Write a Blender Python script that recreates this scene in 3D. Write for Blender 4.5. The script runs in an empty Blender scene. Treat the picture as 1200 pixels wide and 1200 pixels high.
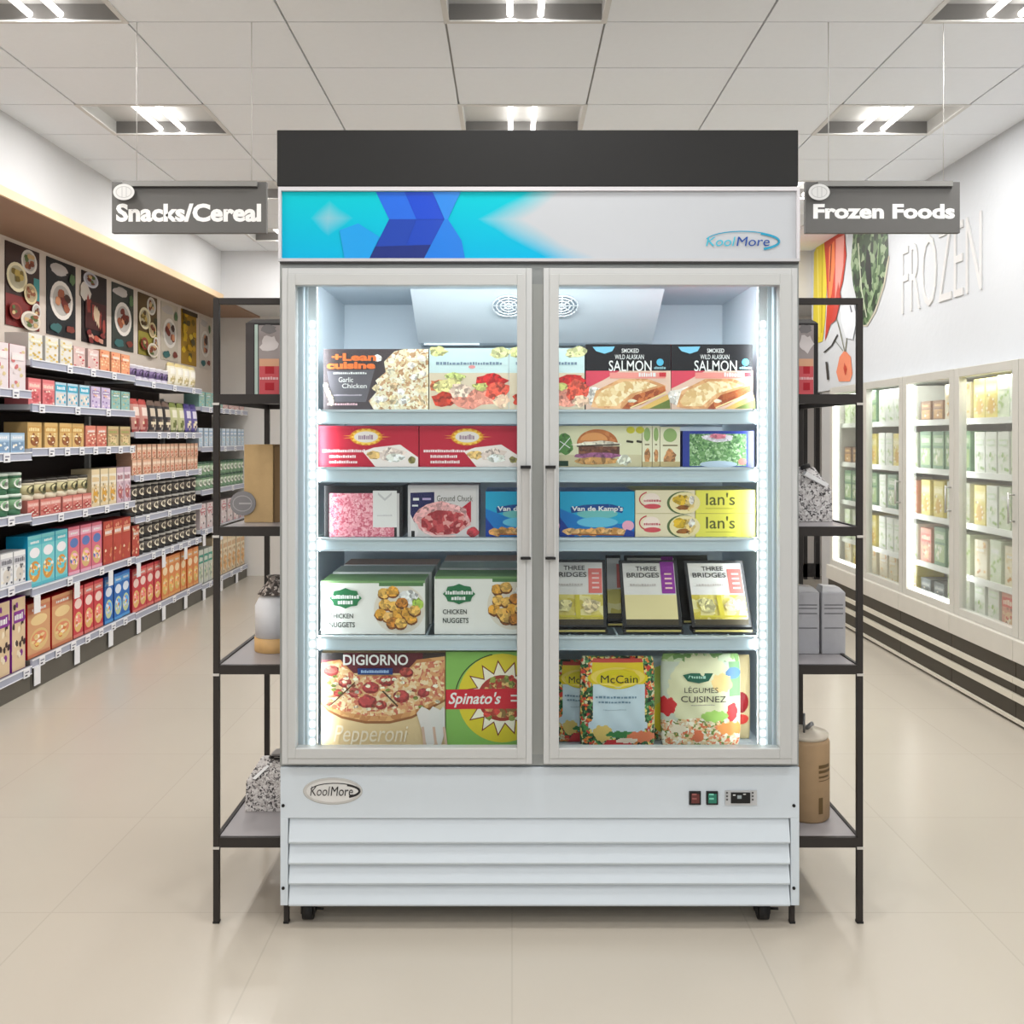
import bpy, bmesh, math, random
from mathutils import Vector, Matrix
R = random.Random(7)
F, CX, HY, H = 1080.0, 600.0, 512.0, 1.28
sc = bpy.context.scene
COL = sc.collection
def W(px, py, D):
    return Vector(((px-CX)*D/F, D, H-(py-HY)*D/F))
def XX(px, D): return (px-CX)*D/F
def ZZ(py, D): return H-(py-HY)*D/F

# ------------------------------------------------------------------ materials
def lin(c):
    c = c/255.0
    return c/12.92 if c <= .04045 else ((c+.055)/1.055)**2.4
MC = {}
def node_mat(name):
    m = bpy.data.materials.new(name); m.use_nodes = True
    nt = m.node_tree
    return m, nt, nt.nodes['Principled BSDF']
def C(r, g, b, rough=.5, metal=0.0, spec=.4, var=.05, nscale=9.0, bump=0.0, bscale=60):
    key = (r, g, b, rough, metal, spec, var, nscale, bump, bscale)
    if key in MC: return MC[key]
    m, nt, p = node_mat('paint_%d_%d_%d' % (r, g, b))
    a = [lin(v) for v in (r, g, b)]
    tc = nt.nodes.new('ShaderNodeTexCoord'); no = nt.nodes.new('ShaderNodeTexNoise')
    no.inputs['Scale'].default_value = nscale; no.inputs['Detail'].default_value = 3
    nt.links.new(tc.outputs['Object'], no.inputs['Vector'])
    mx = nt.nodes.new('ShaderNodeMix'); mx.data_type = 'RGBA'
    mx.inputs[6].default_value = (*[v*(1-var) for v in a], 1); mx.inputs[7].default_value = (*[min(1, v*(1+var)) for v in a], 1)
    nt.links.new(no.outputs['Fac'], mx.inputs[0]); nt.links.new(mx.outputs[2], p.inputs['Base Color'])
    p.inputs['Roughness'].default_value = rough; p.inputs['Metallic'].default_value = metal
    p.inputs['Specular IOR Level'].default_value = spec
    if bump:
        n2 = nt.nodes.new('ShaderNodeTexNoise'); n2.inputs['Scale'].default_value = bscale
        nt.links.new(tc.outputs['Object'], n2.inputs['Vector'])
        bp = nt.nodes.new('ShaderNodeBump'); bp.inputs['Strength'].default_value = bump; bp.inputs['Distance'].default_value = .01
        nt.links.new(n2.outputs['Fac'], bp.inputs['Height']); nt.links.new(bp.outputs['Normal'], p.inputs['Normal'])
    m['rgb'] = (r, g, b)
    MC[key] = m
    return m
def food(cols, scale, rough=.5, smooth=False):
    key = ('food', tuple(cols), scale, smooth)
    if key in MC: return MC[key]
    m, nt, p = node_mat('printed_food')
    tc = nt.nodes.new('ShaderNodeTexCoord'); v = nt.nodes.new('ShaderNodeTexVoronoi'); v.inputs['Scale'].default_value = scale
    if smooth: v.feature = 'SMOOTH_F1'
    nz = nt.nodes.new('ShaderNodeTexNoise'); nz.inputs['Scale'].default_value = scale*.6
    va = nt.nodes.new('ShaderNodeVectorMath'); va.operation = 'MULTIPLY_ADD'
    va.inputs[1].default_value = (.02, .02, .02)
    nt.links.new(tc.outputs['Object'], nz.inputs['Vector']); nt.links.new(nz.outputs['Color'], va.inputs[0]); nt.links.new(tc.outputs['Object'], va.inputs[2])
    nt.links.new(va.outputs[0], v.inputs['Vector'])
    se = nt.nodes.new('ShaderNodeSeparateColor'); nt.links.new(v.outputs['Color'], se.inputs[0])
    rp = nt.nodes.new('ShaderNodeValToRGB'); rp.color_ramp.interpolation = 'CONSTANT'
    el = rp.color_ramp.elements
    while len(el) > 1: el.remove(el[0])
    el[0].position = 0; el[0].color = (*[lin(k) for k in cols[0]], 1)
    for i, c in enumerate(cols[1:], 1):
        e = el.new(i/len(cols)); e.color = (*[lin(k) for k in c], 1)
    nt.links.new(se.outputs[0], rp.inputs[0]); nt.links.new(rp.outputs[0], p.inputs['Base Color'])
    p.inputs['Roughness'].default_value = rough
    MC[key] = m
    return m
def emis(r, g, b, s):
    key = ('e', r, g, b, s)
    if key in MC: return MC[key]
    m, nt, p = node_mat('glowing_lamp')
    p.inputs['Base Color'].default_value = (lin(r), lin(g), lin(b), 1)
    p.inputs['Emission Color'].default_value = (lin(r), lin(g), lin(b), 1); p.inputs['Emission Strength'].default_value = s
    MC[key] = m
    return m
def glass(tint=(250, 253, 253), refl=.08, name='clear_glass'):
    key = ('glass', tint, refl)
    if key in MC: return MC[key]
    m = bpy.data.materials.new(name); m.use_nodes = True; nt = m.node_tree; nt.nodes.clear()
    o = nt.nodes.new('ShaderNodeOutputMaterial'); t = nt.nodes.new('ShaderNodeBsdfTransparent'); g = nt.nodes.new('ShaderNodeBsdfGlossy')
    t.inputs[0].default_value = (*[lin(v) for v in tint], 1); g.inputs['Roughness'].default_value = .02
    mx = nt.nodes.new('ShaderNodeMixShader'); fr = nt.nodes.new('ShaderNodeFresnel'); fr.inputs[0].default_value = 1.25
    mm = nt.nodes.new('ShaderNodeMath'); mm.operation = 'MULTIPLY'; mm.inputs[1].default_value = refl*8
    nt.links.new(fr.outputs[0], mm.inputs[0]); nt.links.new(mm.outputs[0], mx.inputs[0])
    nt.links.new(t.outputs[0], mx.inputs[1]); nt.links.new(g.outputs[0], mx.inputs[2]); nt.links.new(mx.outputs[0], o.inputs[0])
    MC[key] = m
    return m

# ------------------------------------------------------------------ mesh helpers
class MB:
    def __init__(s): s.bm = bmesh.new(); s.mats = []
    def mi(s, m):
        if m not in s.mats: s.mats.append(m)
        return s.mats.index(m)
    def face(s, pts, m, smooth=False):
        vs = [s.bm.verts.new(p) for p in pts]
        try: f = s.bm.faces.new(vs)
        except ValueError: return
        f.material_index = s.mi(m); f.smooth = smooth
    def box(s, x0, x1, y0, y1, z0, z1, m):
        if x0 > x1: x0, x1 = x1, x0
        if y0 > y1: y0, y1 = y1, y0
        if z0 > z1: z0, z1 = z1, z0
        return s.hexa([(x0,y0,z0),(x1,y0,z0),(x1,y1,z0),(x0,y1,z0)], [(x0,y0,z1),(x1,y0,z1),(x1,y1,z1),(x0,y1,z1)], m)
    def hexa(s, lo, hi, m):
        n = len(lo); a = [s.bm.verts.new(p) for p in lo]; b = [s.bm.verts.new(p) for p in hi]; k = s.mi(m)
        fs = [s.bm.faces.new(a[::-1]), s.bm.faces.new(b)]
        for i in range(n): fs.append(s.bm.faces.new((a[i], a[(i+1) % n], b[(i+1) % n], b[i])))
        for f in fs: f.material_index = k
        return fs
    def tube(s, p, q, r, m, n=12, r2=None, smooth=True):
        p, q = Vector(p), Vector(q); d = (q-p).normalized(); r2 = r if r2 is None else r2
        u = d.orthogonal().normalized(); v = d.cross(u)
        lo = [p+(u*math.cos(t)+v*math.sin(t))*r for t in [2*math.pi*i/n for i in range(n)]]
        hi = [q+(u*math.cos(t)+v*math.sin(t))*r2 for t in [2*math.pi*i/n for i in range(n)]]
        fs = s.hexa(lo, hi, m)
        for f in fs[2:]: f.smooth = smooth
    def lathe(s, cx, cy, prof, m, n=24):
        rings = []
        for r, z in prof:
            rings.append([s.bm.verts.new((cx+r*math.cos(2*math.pi*i/n), cy+r*math.sin(2*math.pi*i/n), z)) for i in range(n)])
        k = s.mi(m)
        for a, b in zip(rings, rings[1:]):
            for i in range(n):
                f = s.bm.faces.new((a[i], a[(i+1) % n], b[(i+1) % n], b[i])); f.material_index = k; f.smooth = True
        for ring, rv in ((rings[0], True), (rings[-1], False)):
            f = s.bm.faces.new(ring[::-1] if rv else ring); f.material_index = k
    def mesh(s, name):
        me = bpy.data.meshes.new(name); s.bm.to_mesh(me); s.bm.free()
        for m in s.mats: me.materials.append(m)
        return me
    def build(s, name, parent=None, bevel=0, kind=None):
        o = bpy.data.objects.new(name, s.mesh(name)); COL.objects.link(o)
        if bevel:
            b = o.modifiers.new('soft_edges', 'BEVEL'); b.width = bevel; b.segments = 2; b.limit_method = 'ANGLE'
        if parent: adopt(o, parent)
        if kind: o['kind'] = kind
        return o
def adopt(o, parent):
    o.parent = parent
    if parent.type == 'EMPTY': o.matrix_parent_inverse = Matrix.Translation(-Vector(parent.location))
def tag(o, label, cat, group=None):
    o['label'] = label; o['category'] = cat
    if group: o['group'] = group
    return o
def thing(name, loc, label, cat, group=None):
    o = bpy.data.objects.new(name, None); COL.objects.link(o); o.location = loc; o.empty_display_size = .1
    return tag(o, label, cat, group)
def children_of(o): return [c for c in ALLP.get(o.name, [])]
ALLP = {}
def copy_tree(o, parent=None):
    c = o.copy(); COL.objects.link(c)
    if parent: c.parent = parent; c.matrix_parent_inverse = o.matrix_parent_inverse.copy()
    for ch in o.children: copy_tree(ch, c)
    return c

GL = {}
def glyphs(body, bold=0.0):
    k = (body, bold)
    if k in GL: return GL[k]
    cu = bpy.data.curves.new('lettering', 'FONT'); cu.body = body; cu.offset = bold; cu.resolution_u = 3
    o = bpy.data.objects.new('lettering', cu); COL.objects.link(o)
    dg = bpy.context.evaluated_depsgraph_get(); me = bpy.data.meshes.new_from_object(o.evaluated_get(dg))
    xs = [v.co.x for v in me.vertices]; ys = [v.co.y for v in me.vertices]
    x0, x1, y0, y1 = min(xs), max(xs), min(ys), max(ys)
    vs = [((v.co.x-x0)/(x1-x0), (v.co.y-y0)/(y1-y0)) for v in me.vertices]; ps = [tuple(p.vertices) for p in me.polygons]
    bpy.data.objects.remove(o); bpy.data.curves.remove(cu); bpy.data.meshes.remove(me)
    GL[k] = (vs, ps)
    return GL[k]
TEX = 0
class Art:
    """flat print: shapes laid on a surface through fn(u, v, layer)"""
    def __init__(s, mb, fn): s.mb = mb; s.fn = fn; s.L = 0
    def poly(s, pts, m):
        s.L += 1; s.mb.face([s.fn(u, v, s.L) for u, v in pts], m)
    def rect(s, x0, y0, x1, y1, m): s.poly([(x0,y0),(x1,y0),(x1,y1),(x0,y1)], m)
    def ell(s, cx, cy, rx, ry, m, n=24, a0=0, a1=2*math.pi):
        s.poly([(cx+rx*math.cos(a0+(a1-a0)*i/n), cy+ry*math.sin(a0+(a1-a0)*i/n)) for i in range(n+(a1-a0 < 6))], m)
    def blob(s, cx, cy, rx, ry, m, n=14, j=.25):
        if TEX and m.get('rgb') is not None:
            c = [int(v/10)*10 for v in m['rgb']]
            m = food([tuple(min(255, v*k) for v in c) for k in (1.0, .84, 1.08, .94, .72, 1.14, 1.0)], TEX)
        s.poly([(cx+rx*(1+R.uniform(-j, j))*math.cos(2*math.pi*i/n), cy+ry*(1+R.uniform(-j, j))*math.sin(2*math.pi*i/n)) for i in range(n)], m)
    def star(s, cx, cy, rx, ry, k, n, m, rot=0):
        s.poly([(cx+rx*(k if i % 2 else 1)*math.cos(rot+math.pi*i/n), cy+ry*(k if i % 2 else 1)*math.sin(rot+math.pi*i/n)) for i in range(2*n)], m)
    def line(s, pts, w, m):
        s.L += 1
        for (a, b), (c, d) in zip(pts, pts[1:]):
            l = math.hypot(c-a, d-b) or 1; nx, ny = -(d-b)/l*w/2, (c-a)/l*w/2
            s.mb.face([s.fn(x, y, s.L) for x, y in ((a+nx,b+ny),(c+nx,d+ny),(c-nx,d-ny),(a-nx,b-ny))], m)
    def arc(s, cx, cy, rx, ry, a0, a1, w, m, n=18):
        s.line([(cx+rx*math.cos(a0+(a1-a0)*i/n), cy+ry*math.sin(a0+(a1-a0)*i/n)) for i in range(n+1)], w, m)
    def text(s, body, x0, ytop, x1, ybot, m, bold=.02, shear=0.0):
        vs, ps = glyphs(body, bold); s.L += 1
        for p in ps:
            s.mb.face([s.fn(x0+(vs[i][0]+shear*(vs[i][1]-.5))*(x1-x0), ybot+vs[i][1]*(ytop-ybot), s.L) for i in p], m)
    def scrib(s, x0, ytop, x1, ybot, m, n=8):
        """small print too fine to read: a row of tiny strokes"""
        x = x0; st = (x1-x0)/n; s.L += 1
        while x < x1-st*.3:
            w = st*R.uniform(.35, .8); h0 = R.uniform(0, .3)*(ybot-ytop)
            s.mb.face([s.fn(a, b, s.L) for a, b in ((x, ytop+h0), (min(x+w, x1), ytop+h0), (min(x+w, x1), ybot), (x, ybot))], m)
            x += w+st*.2
def pxplane(D, step=.00007):
    return lambda u, v, L: W(u, v, D)-Vector((0, step*L, 0))
def local(step=.0001):
    return lambda u, v, L: Vector((u, -step*L, v))

white = C(232, 232, 230); pwhite = C(240, 240, 238, .4); black = C(16, 15, 16, .45); dark = C(40, 38, 37, .5)
INK = C(34, 34, 40)

# ------------------------------------------------------------------ room shell
ZC = H+1.49; XL, XWL, XR = -2.77, -2.33, 2.40; ZS = H+1.10; DB, DE = 7.38, 8.5; Y0 = -3.0
def floor_mat():
    m, nt, p = node_mat('polished_floor')
    tc = nt.nodes.new('ShaderNodeTexCoord')
    br = nt.nodes.new('ShaderNodeTexBrick'); br.offset = 0; br.inputs['Scale'].default_value = 1
    br.inputs['Brick Width'].default_value = .62; br.inputs['Row Height'].default_value = .62; br.inputs['Mortar Size'].default_value = .0025
    c = (190, 182, 169); a = [lin(k) for k in c]
    br.inputs['Color1'].default_value = (*a, 1); br.inputs['Color2'].default_value = (*[k*.975 for k in a], 1); br.inputs['Mortar'].default_value = (*[k*.9 for k in a], 1)
    nt.links.new(tc.outputs['Object'], br.inputs['Vector'])
    no = nt.nodes.new('ShaderNodeTexNoise'); no.inputs['Scale'].default_value = 2.2; no.inputs['Detail'].default_value = 5; no.inputs['Roughness'].default_value = .6
    nt.links.new(tc.outputs['Object'], no.inputs['Vector'])
    mx = nt.nodes.new('ShaderNodeMix'); mx.data_type = 'RGBA'; mx.blend_type = 'MULTIPLY'; mx.inputs[0].default_value = .05
    rp = nt.nodes.new('ShaderNodeValToRGB'); rp.color_ramp.elements[0].color = (.82, .8, .77, 1); rp.color_ramp.elements[0].position = .35; rp.color_ramp.elements[1].color = (1, 1, 1, 1); rp.color_ramp.elements[1].position = .65
    nt.links.new(no.outputs['Fac'], rp.inputs[0]); nt.links.new(br.outputs[0], mx.inputs[6]); nt.links.new(rp.outputs[0], mx.inputs[7]); nt.links.new(mx.outputs[2], p.inputs['Base Color'])
    p.inputs['Roughness'].default_value = .26; p.inputs['Specular IOR Level'].default_value = .45
    n2 = nt.nodes.new('ShaderNodeTexNoise'); n2.inputs['Scale'].default_value = 3
    nt.links.new(tc.outputs['Object'], n2.inputs['Vector'])
    mr = nt.nodes.new('ShaderNodeMapRange'); mr.inputs[3].default_value = .22; mr.inputs[4].default_value = .27
    nt.links.new(n2.outputs['Fac'], mr.inputs[0]); nt.links.new(mr.outputs[0], p.inputs['Roughness'])
    return m
wallm = C(216, 216, 217, .8, var=.02); concrete = C(205, 208, 212, .85, var=.05, nscale=1.6, bump=.15, bscale=25)
wood = C(158, 126, 104, .55, var=.12, nscale=2.5); woodlight = C(238, 208, 170, .5)
def S(name, *b, m=None):
    mb = MB()
    for q in b: mb.box(*q[:6], q[6] if len(q) > 6 else m)
    return mb.build(name, kind='structure')
S('floor', (XL-.2, 3.6, Y0, DE+.2, -.06, 0), m=floor_mat())
S('wall_left', (XL-.1, XL, Y0, DE, 0, ZS), m=C(222, 210, 198, .8, var=.02))
S('wall_left_upper', (XL-.1, XWL, Y0, DB, ZS+.012, ZC+.06), m=wallm)
S('trim_1', (XL-.05, XWL+.006, Y0, DE, ZS-.002, ZS+.012, wood))
S('trim_2', (XWL+.006, XWL+.02, Y0, DB-.001, ZS-.004, ZS+.04, woodlight))
S('wall_back', (XL-.1, 3.6, DE, DE+.1, 0, ZC), m=C(224, 220, 215, .8, var=.02))
S('wall_back_upper', (XWL-.44, 3.6, DB, DE, ZS+.012, ZC+.06), m=wallm)
S('wall_right_upper', (XR, 3.3, Y0, DB, H+.352, ZC+.06), m=concrete)
S('wall_right', (3.0, 3.3, Y0, 6.75, 0, H+.35), m=concrete)
S('wall_right_end', (2.42, 3.3, 6.78, 7.2, 0, H+.35), m=C(196, 196, 196, .6))
S('wall_right_far', (3.35, 3.45, 7.2, DE, 0, ZC), m=wallm)
# a dark door frame standing at the far end of the frozen aisle
mb = MB()
dk = C(52, 50, 50, .5)
for a, b in ((941, 945.5), (955, 960)):
    mb.box(XX(a, 8.3), XX(b, 8.3), 8.28, 8.33, 0, 1.9, dk)
mb.box(XX(941, 8.3), XX(960, 8.3), 8.28, 8.33, 1.9, 1.95, dk); mb.box(XX(941, 8.3), XX(960, 8.3), 8.28, 8.33, .02, .14, dk)
mb.build('door_1', kind='structure')
# ceiling of pressed tiles with holes for the trays
TX, TY = .5725, .41
colx = [-1.956-.5725*3+TX*i for i in range(13)]; rowy = [4.13+TY*(k) for k in range(-17, 8)]
light_cols = (3, 6, 9); light_rows = (-6, -3, 0, 3, 6, -9, -12, -15)
tile = C(239, 242, 246, .85, var=.015, nscale=40, bump=.08, bscale=150); grid = C(178, 175, 171, .6)
mb = MB()
for i in range(len(colx)-1):
    for k in range(-17, 8):
        if i in light_cols and k in light_rows: continue
        x0, x1 = max(colx[i]+.004, XWL-.05), min(colx[i]+TX-.004, XR+.05); y0 = 4.13+TY*k
        if x1 < x0+.01: continue
        mb.box(x0, x1, y0+.003, y0+TY-.003, ZC, ZC+.012, tile)
        mb.box(colx[i]-.0001, colx[i]+TX, y0, y0+TY, ZC+.0123, ZC+.02, grid)
mb.build('ceiling', kind='structure')
S('ceiling_upper', (XL-.1, 3.6, Y0, DE, ZC+.16, ZC+.2), m=grid)

# ceiling lamps
TUBE_W = 6.4
def tray():
    t = thing('ceiling_light', (0, 0, ZC), '', 'ceiling light', 'recessed ceiling light trays')
    mb = MB(); wm = C(206, 206, 204, .5); gm = C(128, 126, 124, .5)
    x0, x1, y0, y1, z1 = -TX/2+.006, TX/2-.006, -TY/2+.006, TY/2-.006, ZC+.06
    mb.box(x0, x1, y0, y1, z1, z1+.006, wm)
    mb.box(x0, x0+.006, y0, y1, ZC+.001, z1, wm); mb.box(x1-.006, x1, y0, y1, ZC+.001, z1, wm)
    mb.box(x0+.006, x1-.006, y0, y0+.006, ZC+.001, z1, wm); mb.box(x0+.006, x1-.006, y1-.006, y1, ZC+.001, z1, gm)
    mb.build('housing', t)
    mb = MB(); fm = C(214, 212, 208, .4)
    mb.box(x0-.012, x1+.012, y0-.01, y0+.008, ZC-.004, ZC+.001, fm); mb.box(x0-.012, x1+.012, y1-.008, y1+.01, ZC-.004, ZC+.001, fm)
    mb.box(x0-.012, x0+.008, y0+.008, y1-.008, ZC-.004, ZC+.001, fm); mb.box(x1-.008, x1+.012, y0+.008, y1-.008, ZC-.004, ZC+.001, fm)
    mb.build('frame', t)
    for s in (-.055, .055):
        mb = MB(); mb.tube((s, -.19, ZC+.022), (s, .19, ZC+.022), .012, emis(255, 252, 248, 5.0), 10)
        o = mb.build('tube', t)
        l = bpy.data.lights.new('tube_glow', 'AREA'); l.shape = 'RECTANGLE'; l.size = .024; l.size_y = .38; l.energy = TUBE_W; l.color = (1, .985, .965)
        lo = bpy.data.objects.new('tube_glow', l); COL.objects.link(lo); lo.location = (s, 0, ZC+.008); adopt(lo, t)
        lo.matrix_parent_inverse = Matrix.Translation(-Vector(t.location))
    return t
t0 = tray()
cn = {3: 'left', 6: 'middle', 9: 'right'}
rn = {-3: 'at the top edge of the photo', 0: 'second row from the photo edge', 3: 'third row, beyond the hanging signs', 6: 'farthest row, near the back wall', -6: 'just above the viewer', -9: 'behind the viewer', -12: 'far behind the viewer', -15: 'farthest behind the viewer'}
first = True
for k in light_rows:
    for i in light_cols:
        o = t0 if first else copy_tree(t0); first = False
        o.location = (colx[i]+TX/2, 4.13+TY*k+TY/2, ZC)
        o['label'] = 'recessed two-tube ceiling light tray, %s column, %s' % (cn[i], rn[k])

# ------------------------------------------------------------------ hanging signs
signm = C(104, 103, 101, .7, var=.03); rail = C(140, 139, 136, .5)
for word, x0, x1, tx0, tx1, wires, disc, label in (
    ('Snacks/Cereal', 131, 312, 136, 306, (159, 294), 145, 'grey hanging aisle sign reading Snacks/Cereal on two thin wires'),
    ('Frozen Foods', 944, 1125, 953, 1119, (972, 1107), 960, 'grey hanging aisle sign reading Frozen Foods on two thin wires')):
    D = 3.3
    t = thing('aisle_sign', W((x0+x1)/2, 273, D), label, 'sign', 'hanging aisle signs')
    mb = MB(); mb.box(XX(x0, D), XX(x1, D), D, D+.02, ZZ(273, D), ZZ(213, D), signm); mb.build('board', t, .001)
    mb = MB(); mb.box(XX(x0+14, D), XX(x1-10, D), D-.012, D-.0005, ZZ(219, D), ZZ(213, D), rail); mb.box(XX(x0+14, D), XX(x1-10, D), D-.004, D-.0005, ZZ(221, D), ZZ(219.2, D), dark); mb.build('top_rail', t)
    mb = MB(); a = Art(mb, pxplane(D-.0005)); a.text(word, tx0, 238.5 if word[0] == 'S' else 239, tx1, 260 if word[0] == 'S' else 256.5, C(250, 250, 248), .042); mb.build('lettering', t)
    mb = MB(); n = 28
    lo = [W(disc+12.5*math.cos(2*math.pi*i/n), 225+9.5*math.sin(2*math.pi*i/n), D-.013) for i in range(n)]
    hi = [W(disc+12.5*math.cos(2*math.pi*i/n), 225+9.5*math.sin(2*math.pi*i/n), D-.022) for i in range(n)]
    mb.hexa(lo, hi, C(222, 222, 220)); a = Art(mb, pxplane(D-.0225))
    a.arc(disc, 225, 9, 6.5, 0, 6.28, .7, C(186, 186, 186)); a.line([(disc-2, 219), (disc-2, 231)], .8, C(190, 190, 190)); a.line([(disc+3, 219), (disc+3, 231)], .8, C(190, 190, 190))
    mb.build('oval_disc', t)
    for w in wires:
        mb = MB(); mb.tube((XX(w, D), D+.01, ZZ(213, D)), (XX(w, D), D+.01, ZC-.001), .0016, C(196, 194, 190, .4), 6); mb.build('wire', t)

# ------------------------------------------------------------------ the glass-door freezer
FM = C(192, 194, 194, .35, var=.01); BM = C(204, 214, 222, .35, var=.01); IM = C(196, 206, 214, .45, var=.01)
SHM = C(190, 206, 214, .4, var=.01)
fr = thing('display_freezer', (XX(632, 2.4), 2.75, 0), 'tall white two-door glass display freezer with blue header in the centre', 'freezer')
D = 2.4
xl, xr = -.582, .725; il, ir = -.547, .686
zt, zb = ZZ(219, D), ZZ(897, D)
ib, it = ZZ(884, 2.45), ZZ(322, 2.45)
mb = MB()
mb.box(xl, xr, 2.41, 3.10, ZZ(1060, D), ib, BM)
mb.box(xl, il, 2.41, 3.10, ib, zt, BM); mb.box(ir, xr, 2.41, 3.10, ib, zt, BM)
mb.box(il, ir, 3.0, 3.10, ib, zt, BM); mb.box(il, ir, 2.41, 3.0, it, zt, BM)
mb.build('cabinet', fr)
mb = MB(); e = .0015
mb.box(il, il+e, 2.412, 3.0, ib, it, IM); mb.box(ir-e, ir, 2.412, 3.0, ib, it, IM); mb.box(il+e, ir-e, 3.0-e, 3.0, ib, it, IM)
mb.box(il+e, ir-e, 2.412, 3.0-e, it-e, it, IM); mb.box(il+e, ir-e, 2.412, 3.0-e, ib, ib+e, IM); mb.build('liner', fr)
# front face frame behind the doors
mb = MB(); gk = C(150, 154, 153, .5)
mb.box(XX(328, D), XX(936, D), 2.400, 2.4105, ZZ(333, D), ZZ(307.5, D), gk)
mb.box(XX(328, D), XX(936, D), 2.400, 2.4105, ZZ(897, D), ZZ(884, D), gk)
mb.box(XX(328, D), XX(345, D), 2.400, 2.4105, ZZ(884, D), ZZ(333, D), gk)
mb.box(XX(915, D), XX(936, D), 2.400, 2.4105, ZZ(884, D), ZZ(333, D), gk)
mb.box(XX(606, D), XX(655, D), 2.400, 2.44, ZZ(884, D), ZZ(333, D), C(166, 168, 164, .5))
mb.build('face_frame', fr)
mb = MB(); mb.box(XX(325, D), XX(935, D), 2.395, 3.10, ZZ(219, D)+.001, ZZ(153, D), C(36, 36, 36, .6, spec=.25, var=.02)); mb.build('top_panel', fr, .002)
# header light box
mb = MB()
mb.box(XX(327, D), XX(936, D), 2.398, 2.4095, ZZ(307, D), ZZ(219.5, D), C(206, 206, 208, .3, .3))
hb = mb.build('header_box', fr, .001)
mb = MB()
mb.box(XX(327, D), XX(936, D), 2.39, 2.3978, ZZ(224.5, D), ZZ(220, D), C(206, 204, 208, .3)); mb.box(XX(327, D), XX(936, D), 2.39, 2.3978, ZZ(307, D), ZZ(303.5, D), C(190, 190, 192, .3))
mb.box(XX(327, D), XX(330.5, D), 2.39, 2.3978, ZZ(303.5, D), ZZ(224.5, D), C(206, 204, 208, .3)); mb.box(XX(932.5, D), XX(936, D), 2.39, 2.3978, ZZ(303.5, D), ZZ(224.5, D), C(206, 204, 208, .3))
mb.box(XX(329, D), XX(935, D), 2.3905, 2.3996, ZZ(309.5, D), ZZ(307.2, D), dark)
mb.build('header_trim', hb)
def header_mat():
    m, nt, p = node_mat('header_print'); N = nt.nodes.new; L = nt.links.new
    tc = N('ShaderNodeTexCoord'); sp = N('ShaderNodeSeparateXYZ'); L(tc.outputs['Object'], sp.inputs[0])
    def mth(op, a, b=None, c=None, clamp=False):
        n = N('ShaderNodeMath'); n.operation = op; n.use_clamp = clamp
        for i, v in enumerate((a, b, c)):
            if v is None: continue
            if isinstance(v, (int, float)): n.inputs[i].default_value = v
            else: L(v, n.inputs[i])
        return n.outputs[0]
    s = F/D
    u = mth('MULTIPLY_ADD', sp.outputs[0], s, CX); v = mth('MULTIPLY_ADD', sp.outputs[2], -s, HY+H*s)
    no = N('ShaderNodeTexNoise'); no.inputs['Scale'].default_value = 6; L(tc.outputs['Object'], no.inputs['Vector'])
    ns = mth('MULTIPLY_ADD', no.outputs['Fac'], 40, -20)
    un = mth('ADD', u, ns)
    dv = mth('ABSOLUTE', mth('SUBTRACT', v, 257))
    cone = mth('MULTIPLY_ADD', mth('MULTIPLY', mth('SUBTRACT', un, 556), .56), 1, 0)
    wf = mth('DIVIDE', mth('SUBTRACT', cone, dv), 30, clamp=True)
    w2 = mth('DIVIDE', mth('SUBTRACT', mth('ADD', u, mth('MULTIPLY', dv, -.6)), 618), 60, clamp=True)
    wf = mth('MAXIMUM', wf, w2)
    # small pale bloom on the left
    bl = mth('SUBTRACT', 1, mth('DIVIDE', mth('ADD', mth('ABSOLUTE', mth('SUBTRACT', un, 388)), mth('MULTIPLY', mth('ABSOLUTE', mth('SUBTRACT', v, 256)), 1.2)), 26), clamp=True)
    wf = mth('MAXIMUM', wf, mth('MULTIPLY', bl, .45))
    cy = N('ShaderNodeValToRGB'); L(mth('DIVIDE', mth('SUBTRACT', v, 226), 76, clamp=True), cy.inputs[0])
    cy.color_ramp.elements[0].color = (lin(0), lin(188), lin(200), 1); cy.color_ramp.elements[1].color = (lin(2), lin(170), lin(212), 1)
    mx = N('ShaderNodeMix'); mx.data_type = 'RGBA'; L(wf, mx.inputs[0]); L(cy.outputs[0], mx.inputs[6]); mx.inputs[7].default_value = (lin(187), lin(191), lin(196), 1)
    L(mx.outputs[2], p.inputs['Base Color']); p.inputs['Roughness'].default_value = .5
    L(mx.outputs[2], p.inputs['Emission Color']); p.inputs['Emission Strength'].default_value = .02; p.inputs['Specular IOR Level'].default_value = .15
    return m
mb = MB(); a = Art(mb, pxplane(2.3978, .0003)); a.rect(330.5, 224.5, 932.5, 303.5, header_mat())
a.poly([(440.5,225),(507,225),(521,257),(497,303),(433,303),(456,257)], C(8, 62, 178, .3))
a.poly([(440.5,225),(474,225),(488,257),(456,257)], C(24, 100, 214, .3)); a.poly([(474,225),(507,225),(521,257),(488,257)], C(4, 66, 196, .3))
a.poly([(433,303),(456,257),(488,257),(470,303)], C(14, 60, 165, .3)); a.poly([(433,303),(440,289),(505,287),(497,303)], C(14, 38, 118, .3))
a.poly([(507,225),(540,225),(525,257),(521,257)], C(30, 128, 220, .3)); a.poly([(521,257),(525,257),(541,282),(545,303),(497,303)], C(10, 116, 214, .3))
a.poly([(404,303),(398,270),(420,262),(445,278),(433,303)], C(4, 150, 222, .3))
mb.build('header_graphic', hb)
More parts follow.
